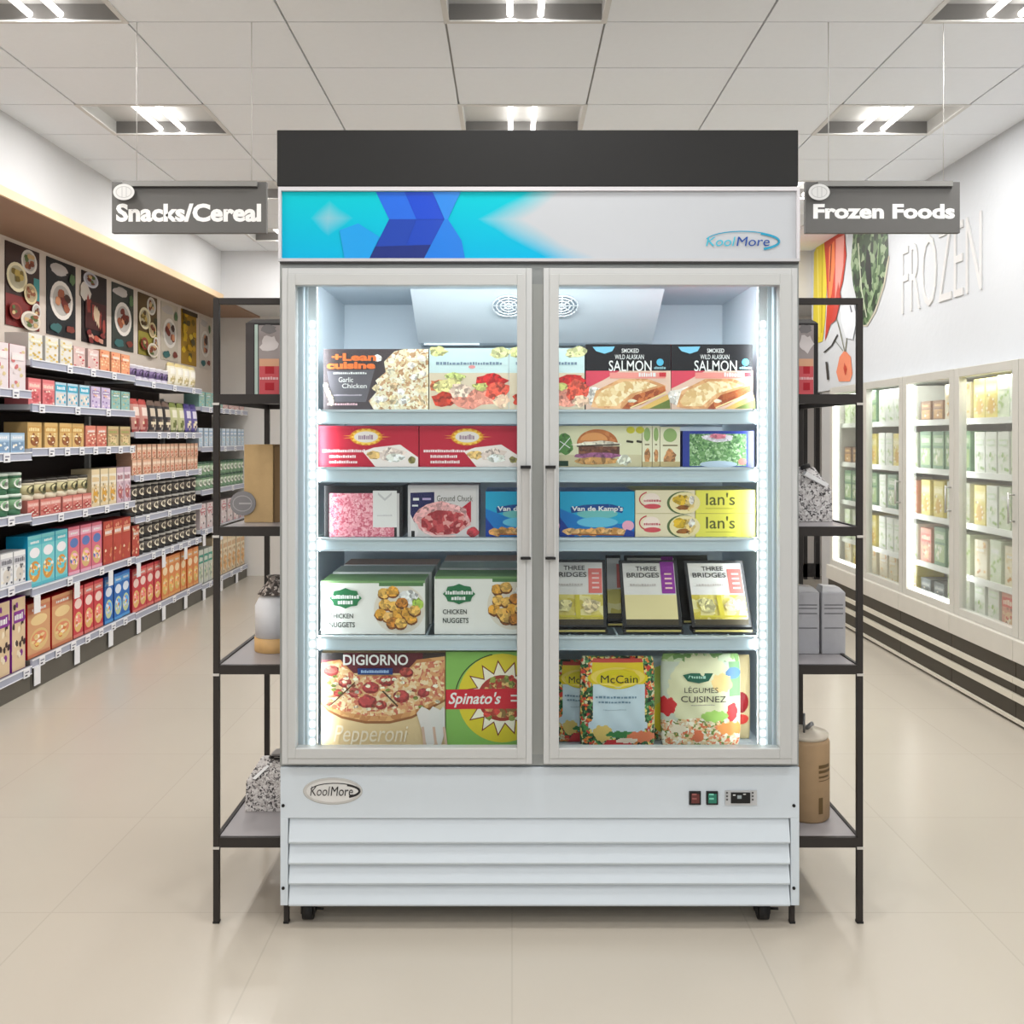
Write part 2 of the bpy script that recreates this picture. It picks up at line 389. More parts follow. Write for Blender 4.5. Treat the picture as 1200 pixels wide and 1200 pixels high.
def koolmore(a, cx, cy, w, h, c1, c2, c3, plate=None):
    if plate: a.ell(cx, cy, w/2+3, h/2+3, plate, 40)
    a.arc(cx+w*.02, cy, w*.47, h*.46, -2.9, .9, 1.1, c3); a.arc(cx+w*.06, cy, w*.43, h*.40, -1.1, 1.0, 2.6, c3)
    a.text('Kool', cx-w*.43, cy-5.5, cx-w*.08, cy+5.5, c1, .0, .08); a.text('More', cx-w*.045, cy-5.5, cx+w*.37, cy+5.5, c2, .0, .05)
mb = MB(); a = Art(mb, pxplane(2.3955, .0003)); koolmore(a, 868, 283, 92, 26, C(60, 180, 205), C(16, 70, 150), C(30, 150, 185)); mb.build('brand_lettering', hb)
# doors
def door(x0, x1, gx0, gx1, hx0, hx1, nm):
    D1 = 2.362
    y0, y1, gy0, gy1 = 896, 314, 877.5, 334
    mb = MB()
    def fr4(X0, X1, Y0_, Y1_, ix0, ix1, iy0, iy1, da, db, m):
        mb.box(XX(X0, D1), XX(ix0, D1), da, db, ZZ(Y0_, D1), ZZ(Y1_, D1), m); mb.box(XX(ix1, D1), XX(X1, D1), da, db, ZZ(Y0_, D1), ZZ(Y1_, D1), m)
        mb.box(XX(ix0, D1), XX(ix1, D1), da, db, ZZ(iy1, D1), ZZ(Y1_, D1), m); mb.box(XX(ix0, D1), XX(ix1, D1), da, db, ZZ(Y0_, D1), ZZ(iy0, D1), m)
    fr4(x0, x1, y0, y1, x0+7, x1-7, y0-7, y1+7, D1+.003, D1+.033, FM)
    fr4(x0+7, x1-7, y0-7, y1+7, gx0, gx1, gy0, gy1, D1, D1+.033, C(187, 189, 188, .35, var=.01))
    d = mb.build('door', fr, .0012)
    mb = MB(); mb.box(XX(gx0, D1)-.002, XX(gx1, D1)+.002, D1+.012, D1+.017, ZZ(gy0, D1)-.002, ZZ(gy1, D1)+.002, glass()); mb.build('glass_pane', d)
    mb = MB(); hm = C(176, 176, 174, .35)
    mb.box(XX(hx0, D1), XX(hx1, D1), D1-.006, D1-.0005, ZZ(652, D1), ZZ(549, D1), hm)
    mb.box(XX(hx1-1.5, D1), XX(hx1, D1), D1-.012, D1-.006, ZZ(652, D1), ZZ(549, D1), FM)
    mb.box(XX(hx0-1.5, D1), XX(hx1, D1), D1-.013, D1-.0005, ZZ(549, D1), ZZ(545.5, D1), black); mb.box(XX(hx0-1.5, D1), XX(hx1, D1), D1-.013, D1-.0005, ZZ(655, D1), ZZ(652.5, D1), black)
    mb.build('handle', d)
    d['label'] = nm
door(330, 623.5, 346, 606, 611.5, 622, 'left glass door'); door(637, 935, 655, 914, 640.5, 651, 'right glass door')
# inner light strips: the side pair, then an added top bar
for px, s, inner in ((366.5, 1, il), (893.5, -1, ir)):
    mb = MB(); x = XX(px, 2.44)
    mb.box(min(x-.011*s, inner+.0016*s), max(x-.011*s, inner+.0016*s), 2.43, 2.452, ZZ(876, 2.44), ZZ(336, 2.44), C(206, 216, 220, .3)); mb.box(x-.011, x+.011, 2.436, 2.452, ZZ(876, 2.44), ZZ(336, 2.44), C(225, 230, 232, .3))
    st = mb.build('light_strip', fr)
    mb = MB(); z = ZZ(872, 2.44)
    while z < ZZ(380, 2.44):
        mb.box(x-.0055, x+.0055, 2.4330, 2.4358, z, z+.014, emis(245, 250, 255, 4.5)); z += .0235
    mb.build('diodes', st)
    l = bpy.data.lights.new('strip_glow', 'AREA'); l.shape = 'RECTANGLE'; l.size = .012; l.size_y = 1.2; l.energy = 2.8; l.color = (.93, .97, 1)
    lo = bpy.data.objects.new('strip_glow', l); COL.objects.link(lo); lo.location = (x+.0125*s, 2.446, (ZZ(876, 2.44)+ZZ(336, 2.44))/2)
    lo.rotation_euler = (math.radians(90), 0, math.radians(-22*s)); adopt(lo, fr)
    mb = MB(); kx = XX(371 if s > 0 else 889, 2.46)
    mb.tube((kx, 2.46, ZZ(335, 2.46)), (kx, 2.46, ZZ(352, 2.46)), .0045, black, 8); mb.tube((kx, 2.46, ZZ(345, 2.46)), (kx-.006*s, 2.455, ZZ(360, 2.46)), .004, black, 8, .001); mb.build('cable_plug', st)
mb = MB(); mb.box(il+.04, ir-.04, 2.4405, 2.46, it-.016, it-.0016, C(225, 230, 232, .3)); st = mb.build('light_strip', fr)  # unseen top bar, added to brighten the freezer interior
l = bpy.data.lights.new('strip_glow', 'AREA'); l.shape = 'RECTANGLE'; l.size = 1.1; l.size_y = .014; l.energy = 11; l.color = (.93, .97, 1)
lo = bpy.data.objects.new('strip_glow', l); COL.objects.link(lo); lo.location = ((il+ir)/2, 2.45, it-.018); lo.rotation_euler = (math.radians(25), 0, 0); adopt(lo, fr)
# evaporator
mb = MB(); em = C(206, 213, 218, .4, var=.01); eg = C(160, 172, 182, .5)
xc = .0735; wt, wb = .369, .369
mb.hexa([(xc-.369, 2.67, it-.002), (xc+.369, 2.67, it-.002), (xc+.369, 2.9, 1.575), (xc-.369, 2.9, 1.575)][::-1],
        [(xc-.369, 2.99, it-.002), (xc+.369, 2.99, it-.002), (xc+.369, 2.99, 1.575), (xc-.369, 2.99, 1.575)][::-1], em)
ev = mb.build('evaporator_cover', fr, .002)
mb = MB(); mb.box(XX(497, 2.9), XX(562, 2.9), 2.89, 2.91, 1.568, 1.574, em); mb.build('drip_lip', ev)
sl = Vector((0, 2.9-2.67, 1.575-it+.002)).normalized(); nrm = Vector((0, sl.z, -sl.y)); 
if nrm.y > 0: nrm = -nrm
for cx in (596, 658):
    Dm = 2.74; p = Vector((XX(cx, Dm), 2.67+(it-.002-ZZ(357, Dm))/(it-.002-1.575)*.23, ZZ(357, Dm)))
    mb = MB(); r0 = .048
    for rr in (.048, .036, .024, .012):
        pts = [p+nrm*.008+(Vector((1, 0, 0))*math.cos(t)+sl*math.sin(t))*rr for t in [2*math.pi*i/24 for i in range(25)]]
        for q, w in zip(pts, pts[1:]): mb.tube(q, w, .0022, C(226, 228, 230, .4), 6)
    for t in (0, math.pi/2, math.pi/4, -math.pi/4):
        v = (Vector((1, 0, 0))*math.cos(t)+sl*math.sin(t))*.048; mb.tube(p+nrm*.006-v, p+nrm*.006+v, .0018, C(226, 228, 230, .4), 6)
    n = 24; ring = [(Vector((1, 0, 0))*math.cos(2*math.pi*i/n)+sl*math.sin(2*math.pi*i/n))*.046 for i in range(n)]
    mb.hexa([p+nrm*.001+q for q in ring], [p+nrm*.003+q for q in ring], eg)
    mb.build('fan_guard', ev)
# shelves
SH = [(480, 497), (547.5, 565), (630, 645.5), (745, 761)]
DP = 2.47
SHZ = []
for a_, b_ in SH:
    mb = MB(); zt_ = ZZ(a_, 2.455); zb_ = ZZ(b_, 2.455); SHZ.append(zt_)
    mb.box(XX(370, 2.455), XX(890, 2.455), 2.450, 2.456, zb_, zt_, C(196, 210, 217, .35, var=.01)); mb.box(XX(370, 2.455), XX(890, 2.455), 2.444, 2.450, zt_-.006, zt_, C(206, 216, 222, .35))
    mb.box(XX(370, 2.455), XX(890, 2.455), 2.444, 2.450, zb_, zb_+.004, C(196, 208, 216, .35))
    mb.box(XX(370, 2.455), XX(890, 2.455), 2.456, 2.462, zt_-.012, zt_+.0, SHM); 
    for i in range(29):
        x = il+.02+(ir-il-.04)*i/28; mb.box(x-.0025, x+.0025, 2.462, 2.97, zt_-.006, zt_-.001, SHM)
    mb.box(il+.004, ir-.004, 2.96, 2.968, zt_-.014, zt_-.0065, SHM)
    mb.build('shelf', fr)
# base
zb0 = ZZ(1060, D)
mb = MB(); mb.box(XX(329, D), XX(936, D), 2.395, 2.4095, ZZ(958, D), ZZ(898.5, D), BM)
mb.box(XX(329, D), XX(338, D), 2.395, 2.4095, zb0, ZZ(958, D), BM); mb.box(XX(926, D), XX(936, D), 2.395, 2.4095, zb0, ZZ(958, D), BM)
bp_ = mb.build('base_panel', fr, .001)
mb = MB(); mb.box(XX(338.2, D), XX(925.8, D), 2.404, 2.4095, zb0, ZZ(958, D), C(120, 126, 130))
for y0, y1 in ((959.5, 987), (989, 1011.5), (1013.5, 1035), (1037, 1060)):
    z0, z1 = ZZ(y1, D), ZZ(y0, D)
    pr = [(2.4035, z0+.001), (2.390, z0+.001), (2.388, z0+.006), (2.4025, z1), (2.4038, z1)]
    mb.hexa([(XX(339.5, D), y, z) for y, z in pr], [(XX(924.5, D), y, z) for y, z in pr], BM)
mb.build('louver_grille', fr)
mb = MB(); a = Art(mb, pxplane(2.3944, .0003)); n = 40
mb.hexa([W(390+35*math.cos(2*math.pi*i/n), 927+16*math.sin(2*math.pi*i/n), 2.3948) for i in range(n)], [W(390+34*math.cos(2*math.pi*i/n), 927+15*math.sin(2*math.pi*i/n), 2.392) for i in range(n)], C(196, 196, 194, .3, .3))
a = Art(mb, pxplane(2.3918, .0003)); a.ell(390, 927, 31, 13, C(214, 214, 212, .3)); koolmore(a, 391, 927, 62, 20, C(70, 68, 68), C(20, 20, 22), C(38, 38, 40)); bd = mb.build('brand_badge', bp_)
for x0, c1, c2, nm in ((807, (96, 46, 44), (150, 90, 86), 'dark red rocker switch'), (827, (40, 120, 100), (120, 200, 178), 'green rocker switch')):
    mb = MB(); mb.box(XX(x0, D), XX(x0+13.5, D), 2.390, 2.3948, ZZ(941.5, D), ZZ(926, D), C(30, 30, 32)); mb.box(XX(x0+2, D), XX(x0+11.5, D), 2.387, 2.3898, ZZ(939, D), ZZ(928.5, D), C(*c1, .3))
    a = Art(mb, pxplane(2.3866)); a.rect(x0+4, 930, x0+9.5, 932, C(*c2)); a.rect(x0+4, 935, x0+9.5, 937, C(*c2)); o = mb.build('rocker_switch', bp_); o['label'] = nm
mb = MB(); mb.box(XX(849, D), XX(886, D), 2.391, 2.3948, ZZ(942, D), ZZ(925, D), C(186, 188, 190, .4)); mb.box(XX(855.5, D), XX(878, D), 2.389, 2.3909, ZZ(939.5, D), ZZ(927, D), black)
a = Art(mb, pxplane(2.3886)); a.rect(859, 931, 862, 932.5, C(210, 210, 210)); a.rect(864, 932, 869, 936, C(150, 160, 165)); a.rect(871, 930, 874, 931.5, C(190, 190, 190))
for yy in (929, 933, 937):
    a.ell(852, yy, 1.2, 1, dark, 8); a.ell(882, yy, 1.2, 1, dark, 8)
mb.build('temperature_display', bp_)
for px, py in ((332.5, 943), (332.5, 1039.5), (929.5, 943), (929.5, 1039.5)):
    mb = MB(); p = W(px, py, D); mb.tube((p.x, 2.3948, p.z), (p.x, 2.3925, p.z), .0042, black, 12); mb.build('screw', bp_)
for px in (362, 893):
    for dy in (2.45, 3.03):
        x = XX(px, 2.45); mb = MB(); s = 1 if px > 600 else 1
        mb.box(x-.026, x+.026, dy-.024, dy+.03, zb0-.008, zb0-.0005, black); mb.box(x-.019, x-.014, dy-.012, dy+.018, .018, zb0-.008, dark); mb.box(x+.014, x+.019, dy-.012, dy+.018, .018, zb0-.008, dark)
        mb.tube((x+.019, dy+.002, .026), (x+.04, dy-.01, .031), .0035, dark, 8); c = mb.build('caster', fr)
        mb = MB(); mb.tube((x-.0135, dy, .0265), (x+.0135, dy, .0265), .026, C(24, 24, 25, .5), 20); mb.build('wheel', c)

TEX = 120
# ------------------------------------------------------------------ products in the freezer
def fz(py): return ZZ(py, DP)
def pbox(name, x0, y0, x1, y1, side, front, depth, label, cat, art, group=None, D=DP, top=None):
    """carton whose front fills the given patch of the shelf"""
    z0 = ZZ(y1, D); z1 = ZZ(y0, D)
    mb = MB(); mb.box(XX(x0, D), XX(x1, D), D, D+depth, z0, z1, side)
    if top: mb.box(XX(x0, D)+.001, XX(x1, D)-.001, D+.001, D+depth-.001, z1-.0005, z1+.0006, top)
    o = mb.build(name, None); tag(o, label, cat, group)
    mb = MB(); a = Art(mb, pxplane(D-.0002)); a.rect(x0+.15, y0+.1, x1-.15, y1-.1, front)
    if art: art(a, x0, y0, x1, y1)
    mb.build('printed_front', o)
    return o
DZ = [ZZ(s[0], 2.455) for s in SH]
def ybase(i): return HY+(H-(DZ[i]+.0006))*F/DP          # the pixel row where shelf i meets a box front
yb = [ybase(i) for i in range(4)]; yfloor = HY+(H-(ib+.003))*F/DP
rice = food([(240,228,194),(247,238,214),(222,196,150),(205,160,120),(240,228,196),(184,140,100),(250,244,226)], 140)
def art_popcorn(a, x0, y0, x1, y1):
    b = C(74, 64, 66)
    a.rect(x0, y0, x1, y1, b); a.poly([(x0+4, y0+26), (x0+60, y0+24), (x0+50, y0+62), (x0+10, y0+62)], C(104, 100, 106))
    a.poly([(438, y1), (432, 470), (445, 455), (440, 446), (452, 436), (450, 424), (462, 412), (474, y0), (x1, y0), (x1, y1)], rice)
    for i in range(26):
        a.blob(R.uniform(440, 498), R.uniform(414, 474), 5, 4, C(*R.choice([(250,240,214),(238,214,170),(226,196,150),(252,246,230)])), 8)
    og = C(238, 122, 62); a.text('+Lean', x0+10, 414, 441, 423, og, .04); a.text('cuisine', x0+4, 424, 440, 432.5, og, .05)
    a.scrib(x0+12, 436, 430, 438.5, white, 12); a.text('Garlic', x0+18, 442, 414, 448, white, .01); a.text('Chicken', x0+22, 449.5, 430, 455, white, .01); a.scrib(x0+12, 462, 424, 464, C(190, 180, 190), 14); a.scrib(x0+5, 472, 420, 475, C(232, 190, 196), 10)
    for i in range(5): a.blob(x0+3+i*1.8, 453+i*4.5, 3, 4, C(232, 210, 180), 7)
def art_fruit(a, x0, y0, x1, y1):
    a.rect(x0, y0, x1, y1, C(206, 228, 228)); a.blob(x0+10, y0+4, 11, 6, C(226, 228, 150)); a.blob(x1-10, y0+5, 12, 7, C(228, 226, 160))
    a.scrib(x0+8, y0+16, x1-8, y0+19.5, C(120, 140, 160), 16); a.ell(x0+50, y0+22, 4, 2, C(226, 150, 150)); a.rect(x0, y0+29, x1, y1, C(222, 206, 180))
    for i in range(5): a.blob(x0+8+R.uniform(0, 26), y0+38+R.uniform(-4, 20), 9, 7, C(*R.choice([(212,96,66),(232,150,110),(228,120,80)])))
    a.blob(x0+30, y0+34, 12, 5, C(206, 214, 130)); a.blob(x0+24, y0+47, 17, 11, C(238, 222, 150)); a.blob(x0+18, y0+60, 15, 8, C(190, 66, 44)); a.blob(x0+48, y0+60, 20, 10, C(228, 140, 120)); a.blob(x0+38, y0+50, 14, 9, C(244, 214, 190))
    a.blob(x0+72, y0+38, 18, 9, C(206, 44, 40)); a.blob(x0+66, y0+56, 18, 12, C(236, 150, 136)); a.blob(x0+80, y0+50, 13, 12, C(224, 92, 70)); a.blob(x0+84, y0+62, 9, 7, C(244, 206, 176)); a.blob(x0+60, y0+45, 9, 5, C(200, 206, 120))
def art_salmon(a, x0, y0, x1, y1):
    a.rect(x0, y0, x1, y0+31, C(20, 17, 22)); a.rect(x0, y0+31, x1, y1, C(232, 196, 176))
    a.poly([(x0, y0+31), (x0+40, y0+31), (x0+20, y0+42), (x0, y0+52)], C(214, 72, 92)); a.rect(x0+28, y0+33, x1-6, y0+40, C(236, 150, 140))
    a.poly([(x0+8, y0+3), (x0+34, y0+2.5), (x0+31, y0+8), (x0+22, y0+11), (x0+12, y0+8)], C(120, 186, 214)); a.text('SMOKED', x0+42, y0+5, x0+62, y0+10, white, .01); a.text('WILD ALASKAN', x0+34, y0+12, x0+68, y0+17.5, white, .005)
    a.text('SALMON', x0+27, y0+19, x0+77, y0+31.5, pwhite, .006); a.ell(x0+87, y0+21, 4.2, 4.2, C(86, 180, 214)); a.scrib(x0+80, y0+26, x0+94, y0+29, C(150, 190, 200), 5)
    a.blob(x0+14, y0+62, 20, 12, C(246, 236, 222)); a.poly([(x0+6, y1-3), (x0+12, y1-22), (x0+40, y1-36), (x0+72, y1-36), (x0+94, y1-28), (x0+92, y1-22), (x0+66, y1-8), (x0+46, y1-1), (x0+20, y1-1)], food([(222,166,112),(206,146,96),(232,180,130)], 70))
    a.poly([(x0+10, y1-10), (x0+18, y1-22), (x0+44, y1-33), (x0+70, y1-33), (x0+84, y1-28), (x0+52, y1-18), (x0+36, y1-4), (x0+14, y1-4)], food([(238,212,162),(246,226,186),(226,190,136),(216,176,120)], 90))
    a.poly([(x0+42, y1-1), (x0+58, y1-17), (x0+92, y1-28), (x0+94, y1-22), (x0+66, y1-6), (x0+50, y1-.5)], food([(170,88,44),(150,70,34),(196,110,60)], 80)); a.poly([(x0+62, y1-1), (x0+96, y1-18), (x0+98, y1-10), (x0+76, y1-1)], C(212, 170, 96)); a.poly([(x0+74, y1-1), (x0+98, y1-12), (x0+99, y1-1)], C(96, 110, 50)); a.line([(x0+52, y1-2), (x0+94, y1-20)], 1.5, C(240, 216, 160)); a.blob(x0+54, y1-10, 5, 2, C(246, 232, 200)); a.scrib(x0+62, y0+33, x0+84, y0+38, white, 5); a.rect(x0+86, y0+33, x0+94, y0+38, C(200, 50, 60))
b1, b2, b3, b4 = yb
pbox('frozen_meal_carton', 379, 409, 502, b1, C(70, 60, 62), C(74, 64, 66), .2, 'dark frozen meal carton with popcorn-like grains, left end of top freezer shelf', 'food box', art_popcorn)
g = 'pale fruit cartons on the top freezer shelf'
pbox('fruit_carton', 503, 408, 596, b1, C(214, 222, 220), white, .2, 'pale blue fruit carton right of the dark frozen meal carton', 'food box', art_fruit, g)
pbox('fruit_carton', 596.6, 408, 685, b1, C(214, 222, 220), white, .2, 'pale blue fruit carton half behind the centre post, left of the salmon', 'food box', art_fruit, g)
g = 'black salmon cartons on the top freezer shelf'
pbox('salmon_carton', 686.5, 403.5, 786, b1, C(30, 26, 30), black, .2, 'black-topped salmon carton, left of the two on the top freezer shelf', 'food box', art_salmon, g)
pbox('salmon_carton', 786.6, 403.5, 882, b1, C(150, 30, 40), black, .2, 'black-topped salmon carton at the right end of the top freezer shelf', 'food box', art_salmon, g)
def art_red(a, x0, y0, x1, y1):
    r = C(190, 34, 58); a.rect(x0, y0, x1, y1, r); a.rect(x0, y0, x1, y0+3, C(206, 54, 76)); cx = x0+56
    a.star(cx, y0+13, 29, 5, .5, 9, C(236, 160, 60)); a.ell(cx, y0+13, 19, 10, C(222, 140, 30)); a.star(cx, y0+13, 18, 10, .8, 14, C(250, 206, 90)); a.ell(cx, y0+13, 14, 6.5, C(236, 226, 220)); a.scrib(cx-9, y0+10, cx+9, y0+16, C(160, 130, 150), 6)
    w = C(248, 226, 226)
    a.scrib(x0+5, y0+27.5, x0+55, y0+31, w, 16); a.scrib(x0+13, y0+34, x0+45, y0+37.5, w, 10); a.scrib(x0+13, y0+40.5, x0+47, y0+44, w, 11)
    a.poly([(x0+52, y0+30), (x0+65, y0+25.5), (x0+96, y0+22), (x1-.5, y0+37), (x1-.5, y1), (x0+67, y1)], C(244, 232, 226)); a.blob(x0+66, y0+34, 9, 5, C(232, 190, 120)); a.blob(x0+86, y0+34, 16, 8, C(238, 214, 206)); a.blob(x0+90, y0+38, 11, 5, C(246, 240, 236)); a.blob(x0+110, y0+40, 5, 4, C(150, 140, 80))
g = 'red seafood cartons on the second freezer shelf'
pbox('seafood_carton', 373, 499, 490.5, b2, C(176, 34, 56), C(190, 34, 58), .2, 'red seafood carton at the left end of the second freezer shelf', 'food box', art_red, g)
pbox('seafood_carton', 491.5, 499, 611, b2, C(176, 34, 56), C(190, 34, 58), .2, 'red seafood carton beside the centre post on the second freezer shelf', 'food box', art_red, g)
def art_burger(a, x0, y0, x1, y1):
    a.rect(x0, y0, x1, y1, C(226, 222, 186)); a.rect(x0, y1-14, x1, y1, C(206, 196, 160)); a.blob(x0+8, y0+22, 12, 12, C(98, 140, 70)); a.line([(x0+2, y0+30), (x0+16, y0+14)], 1, white); a.line([(x0+4, y0+18), (x0+16, y0+26)], 1, white); a.rect(x0, y1-7, x0+14, y1-1, C(30, 60, 40))
    cx = x0+48; a.ell(cx, y0+21, 24, 17, food([(196,116,62),(182,104,54),(206,128,74)], 60), 24, math.pi, 2*math.pi); a.ell(cx-4, y0+17, 16, 9, C(226, 156, 96), 20, math.pi, 2*math.pi); a.blob(cx, y0+22, 26, 4, C(236, 220, 200)); a.rect(cx-22, y0+24, cx+26, y0+34, food([(110,66,48),(134,84,60),(90,52,40)], 120)); a.blob(cx, y0+35, 26, 4, C(150, 96, 130)); a.blob(cx, y0+41, 25, 5, C(206, 150, 96)); a.line([(cx-24, y0+24), (cx+26, y0+22)], 1.5, C(60, 40, 30)); a.blob(cx+32, y0+40, 9, 6, C(238, 234, 214))
    a.ell(x1-13, y0+5, 5, 4, C(206, 196, 60)); a.ell(x1-2, y0+5, 5, 4, C(206, 196, 60)); a.line([(x1-18, y0+18), (x1-10, y0+19)], 2.5, C(60, 54, 40)); a.line([(x1-6, y0+18), (x1, y0+19)], 2.5, C(60, 54, 40))
pbox('burger_carton', 652, 499, 752, b2, C(216, 210, 170), C(226, 222, 186), .2, 'cream burger carton with green leaf mark, right of the centre post', 'food box', art_burger)
def art_dish(a, x0, y0, x1, y1):
    a.rect(x0, y0, x1, y1, C(232, 226, 196)); a.ell((x0+x1)/2, y0+10, (x1-x0)*.34, 8, C(150, 176, 110)); a.blob((x0+x1)/2, y0+36, (x1-x0)*.3, 9, C(204, 140, 90)); a.line([(x0+3, y0+22), (x1-3, y0+22)], 1.4, C(110, 96, 60)); a.rect(x0, y1-6, x1, y1, C(196, 176, 130))
g = 'slim cream cartons on the second freezer shelf'
for i, (x0, x1, w) in enumerate(((752.6, 764, 'slim cream carton directly right of the burger carton'), (764.6, 773, 'thinnest cream carton, second right of the burger carton'), (773.6, 797, 'cream carton with green round print, left of the peas'))):
    pbox('slim_carton', x0, 499 if i < 2 else 500, x1, b2, C(206, 190, 140), C(232, 226, 196), .18, w, 'food box', art_dish, g)
peas = food([(96,140,84),(130,170,110),(70,110,66),(176,204,160),(112,156,96)], 190)
def art_peas(a, x0, y0, x1, y1):
    a.rect(x0, y0, x1, y1, C(44, 60, 146)); a.rect(x1-7, y0, x1, y1, C(88, 88, 170)); a.rect(x0+8, y0+3.5, x1-9, y1-1, peas); a.blob(x0+42, y0+8, 19, 5, C(222, 210, 226)); a.blob(x0+42, y0+6, 11, 3, C(232, 130, 150)); a.ell(x0+42, y1-3, 22, 4, C(190, 206, 222)); a.ell(x0+70, y1-6, 5, 4, C(200, 130, 120))
pbox('pea_carton', 800, 505, 883.5, b2, C(44, 60, 146), C(44, 60, 146), .18, 'blue-edged carton of green peas on the second freezer shelf', 'food box', art_peas)
# third shelf
mince = food([(232,150,164),(214,112,130),(244,186,194),(200,92,112),(238,166,178)], 210)
def art_mince(a, x0, y0, x1, y1):
    a.rect(x0+6, y0+9, x1-2, y1-.5, C(30, 26, 28)); a.rect(x0+6, y0+9, 437, y1, mince); a.rect(437, y0+6, 465, y1-11, C(228, 226, 224)); a.poly([(443, y0+8), (451, y0+15), (459, y0+8), (459, y0+11), (451, y0+18), (443, y0+11)], C(196, 194, 196)); a.scrib(442, y0+34, 460, y0+36, C(200, 198, 200), 6); a.rect(437, y1-11, 462, y1, mince); a.rect(465, y0+9, 468, y1, C(200, 196, 196))
o = pbox('meat_tray', 380, 569, 472, b3, C(24, 20, 22, .3), C(24, 20, 22, .3), .16, 'black tray of pink minced meat with white label on the third shelf', 'meat tray', art_mince)
beef = food([(168,50,58),(196,76,80),(150,40,48),(222,150,146)], 90)
def art_beef(a, x0, y0, x1, y1):
    a.rect(x0, y0, x1, y1, C(204, 200, 202)); a.rect(x0+3, y0+4, x1-3, y1, C(214, 208, 208)); a.poly([(x0+3, y0+9), (x0+31, y0+8), (x0+31, y0+24), (x0+14, y0+31), (x0+8, y0+44), (x0+3, y0+36)], C(34, 32, 84)); a.rect(x0+6, y0+15, x0+13, y0+18, white); a.rect(x0+17, y0+15, x0+27, y0+17.5, C(180, 160, 200)); a.rect(x0+5, y0+23, x0+12, y0+25, white)
    a.poly([(x0+60, y0+29), (x1-9, y0+18), (x1-9, y0+48), (x0+74, y0+44)], C(186, 26, 50)); a.text('Ground', x0+34, y0+12, x0+55, y0+19, C(80, 80, 70), 0); a.text('Chuck', x0+58, y0+12, x0+76, y0+19, C(80, 80, 70), 0)
    a.blob(x0+40, y0+40, 33, 20, C(236, 170, 172), 20, .08); a.blob(x0+42, y0+44, 27, 15, beef, 20, .1); a.poly([(x0+3, y0+34), (x0+12, y0+54), (x0+10, y1), (x0+3, y1)], C(226, 220, 220)); a.line([(x0+18, y0+54), (x0+30, y1-1), (x0+56, y1-1)], 2, C(244, 206, 204)); a.blob(x0+76, y1-6, 7, 6, C(190, 60, 76)); a.rect(x0+4, y1-7, x0+8, y1, black)
pbox('meat_tray', 478, 568.5, 561, b3, C(206, 202, 204), C(206, 202, 204), .15, 'grey-edged pack of red beef with navy label on the third shelf', 'meat pack', art_beef)
def art_fish(a, x0, y0, x1, y1):
    a.rect(x0, y0, x1, y1, C(14, 118, 196)); a.poly([(x0, y0), (x1, y0), (x1, y1-18), (x0+70, y0+38), (x0+30, y0+32), (x0, y0+20)], C(28, 164, 206)); a.poly([(x0, y0+30), (x0+18, y1), (x0, y1)], C(16, 60, 150)); a.ell(x0+44, y0+26, 24, 6, C(110, 186, 186)); a.ell(x0+44, y0+36, 24, 6, C(100, 190, 222))
    a.line([(x0+13, y0+22), (x0+30, y0+19), (x0+58, y0+18), (x0+74, y0+22)], 7, C(20, 70, 140)); a.text('Van de Kamp\'s', x0+14, y0+17, x0+74, y0+24.5, white, .03)
    for x in range(12, 80, 9): a.blob(x0+x, y1-5-R.uniform(0, 2), 8, 4.5, C(*R.choice([(220,166,90),(232,186,120),(206,146,76)])), 10)
    a.line([(x0+14, y1-3), (x0+76, y1-2)], 1.5, C(160, 90, 44)); a.ell(x0+80, y0+40, 7, 6, C(236, 170, 196)); a.poly([(x0+78, y1-9), (x1, y1-6), (x1, y1), (x0+74, y1)], C(24, 60, 150))
g = 'blue fish stick cartons on the third freezer shelf'
pbox('fish_carton', 569, 576, 655, b3, C(20, 100, 180), white, .2, 'blue fish carton left of the centre post beside the beef pack', 'food box', art_fish, g)
pbox('fish_carton', 656, 576, 743.5, b3, C(20, 100, 180), white, .2, 'blue fish carton right of the centre post, left of the cream cartons', 'food box', art_fish, g)
def art_gold(a, x0, y0, x1, y1):
    a.rect(x0, y0, x1, y1, C(234, 220, 188)); h = y1-y0; a.ell(x0+19, y0+h*.42, 10, h*.3, C(246, 226, 214)); a.arc(x0+17, y0+h*.4, 12, h*.32, 2, 4.4, 1.5, C(196, 60, 70)); a.ell(x0+20, y0+h*.7, 10, 3, C(212, 80, 90)); a.scrib(x0+10, y0+h*.4, x0+30, y0+h*.5, C(196, 90, 100), 6)
    a.ell(x0+56, y0+h*.55, 19, h*.5, C(90, 110, 66), 24); a.ell(x0+58, y0+h*.55, 18, h*.47, C(240, 222, 170)); a.blob(x0+54, y0+h*.42, 9, h*.24, C(216, 170, 40)); a.blob(x0+64, y0+h*.55, 6, h*.3, C(226, 190, 120)); a.blob(x0+56, y0+h*.75, 8, 3, C(150, 96, 30)); a.blob(x0+66, y0+h*.4, 3.5, 5, C(240, 236, 220))
def art_ians(a, x0, y0, x1, y1):
    a.rect(x0, y0, x1, y1, C(232, 224, 92)); a.rect(x1-17, y0, x1, y1, C(222, 214, 76)); a.text('Ian\'s', x0+12, y0+3, x0+46, y0+17.5, C(96, 96, 44), .01); a.scrib(x0+12, y0+20.5, x0+48, y0+22, C(196, 188, 70), 14)
ym = (574.5+b3)/2
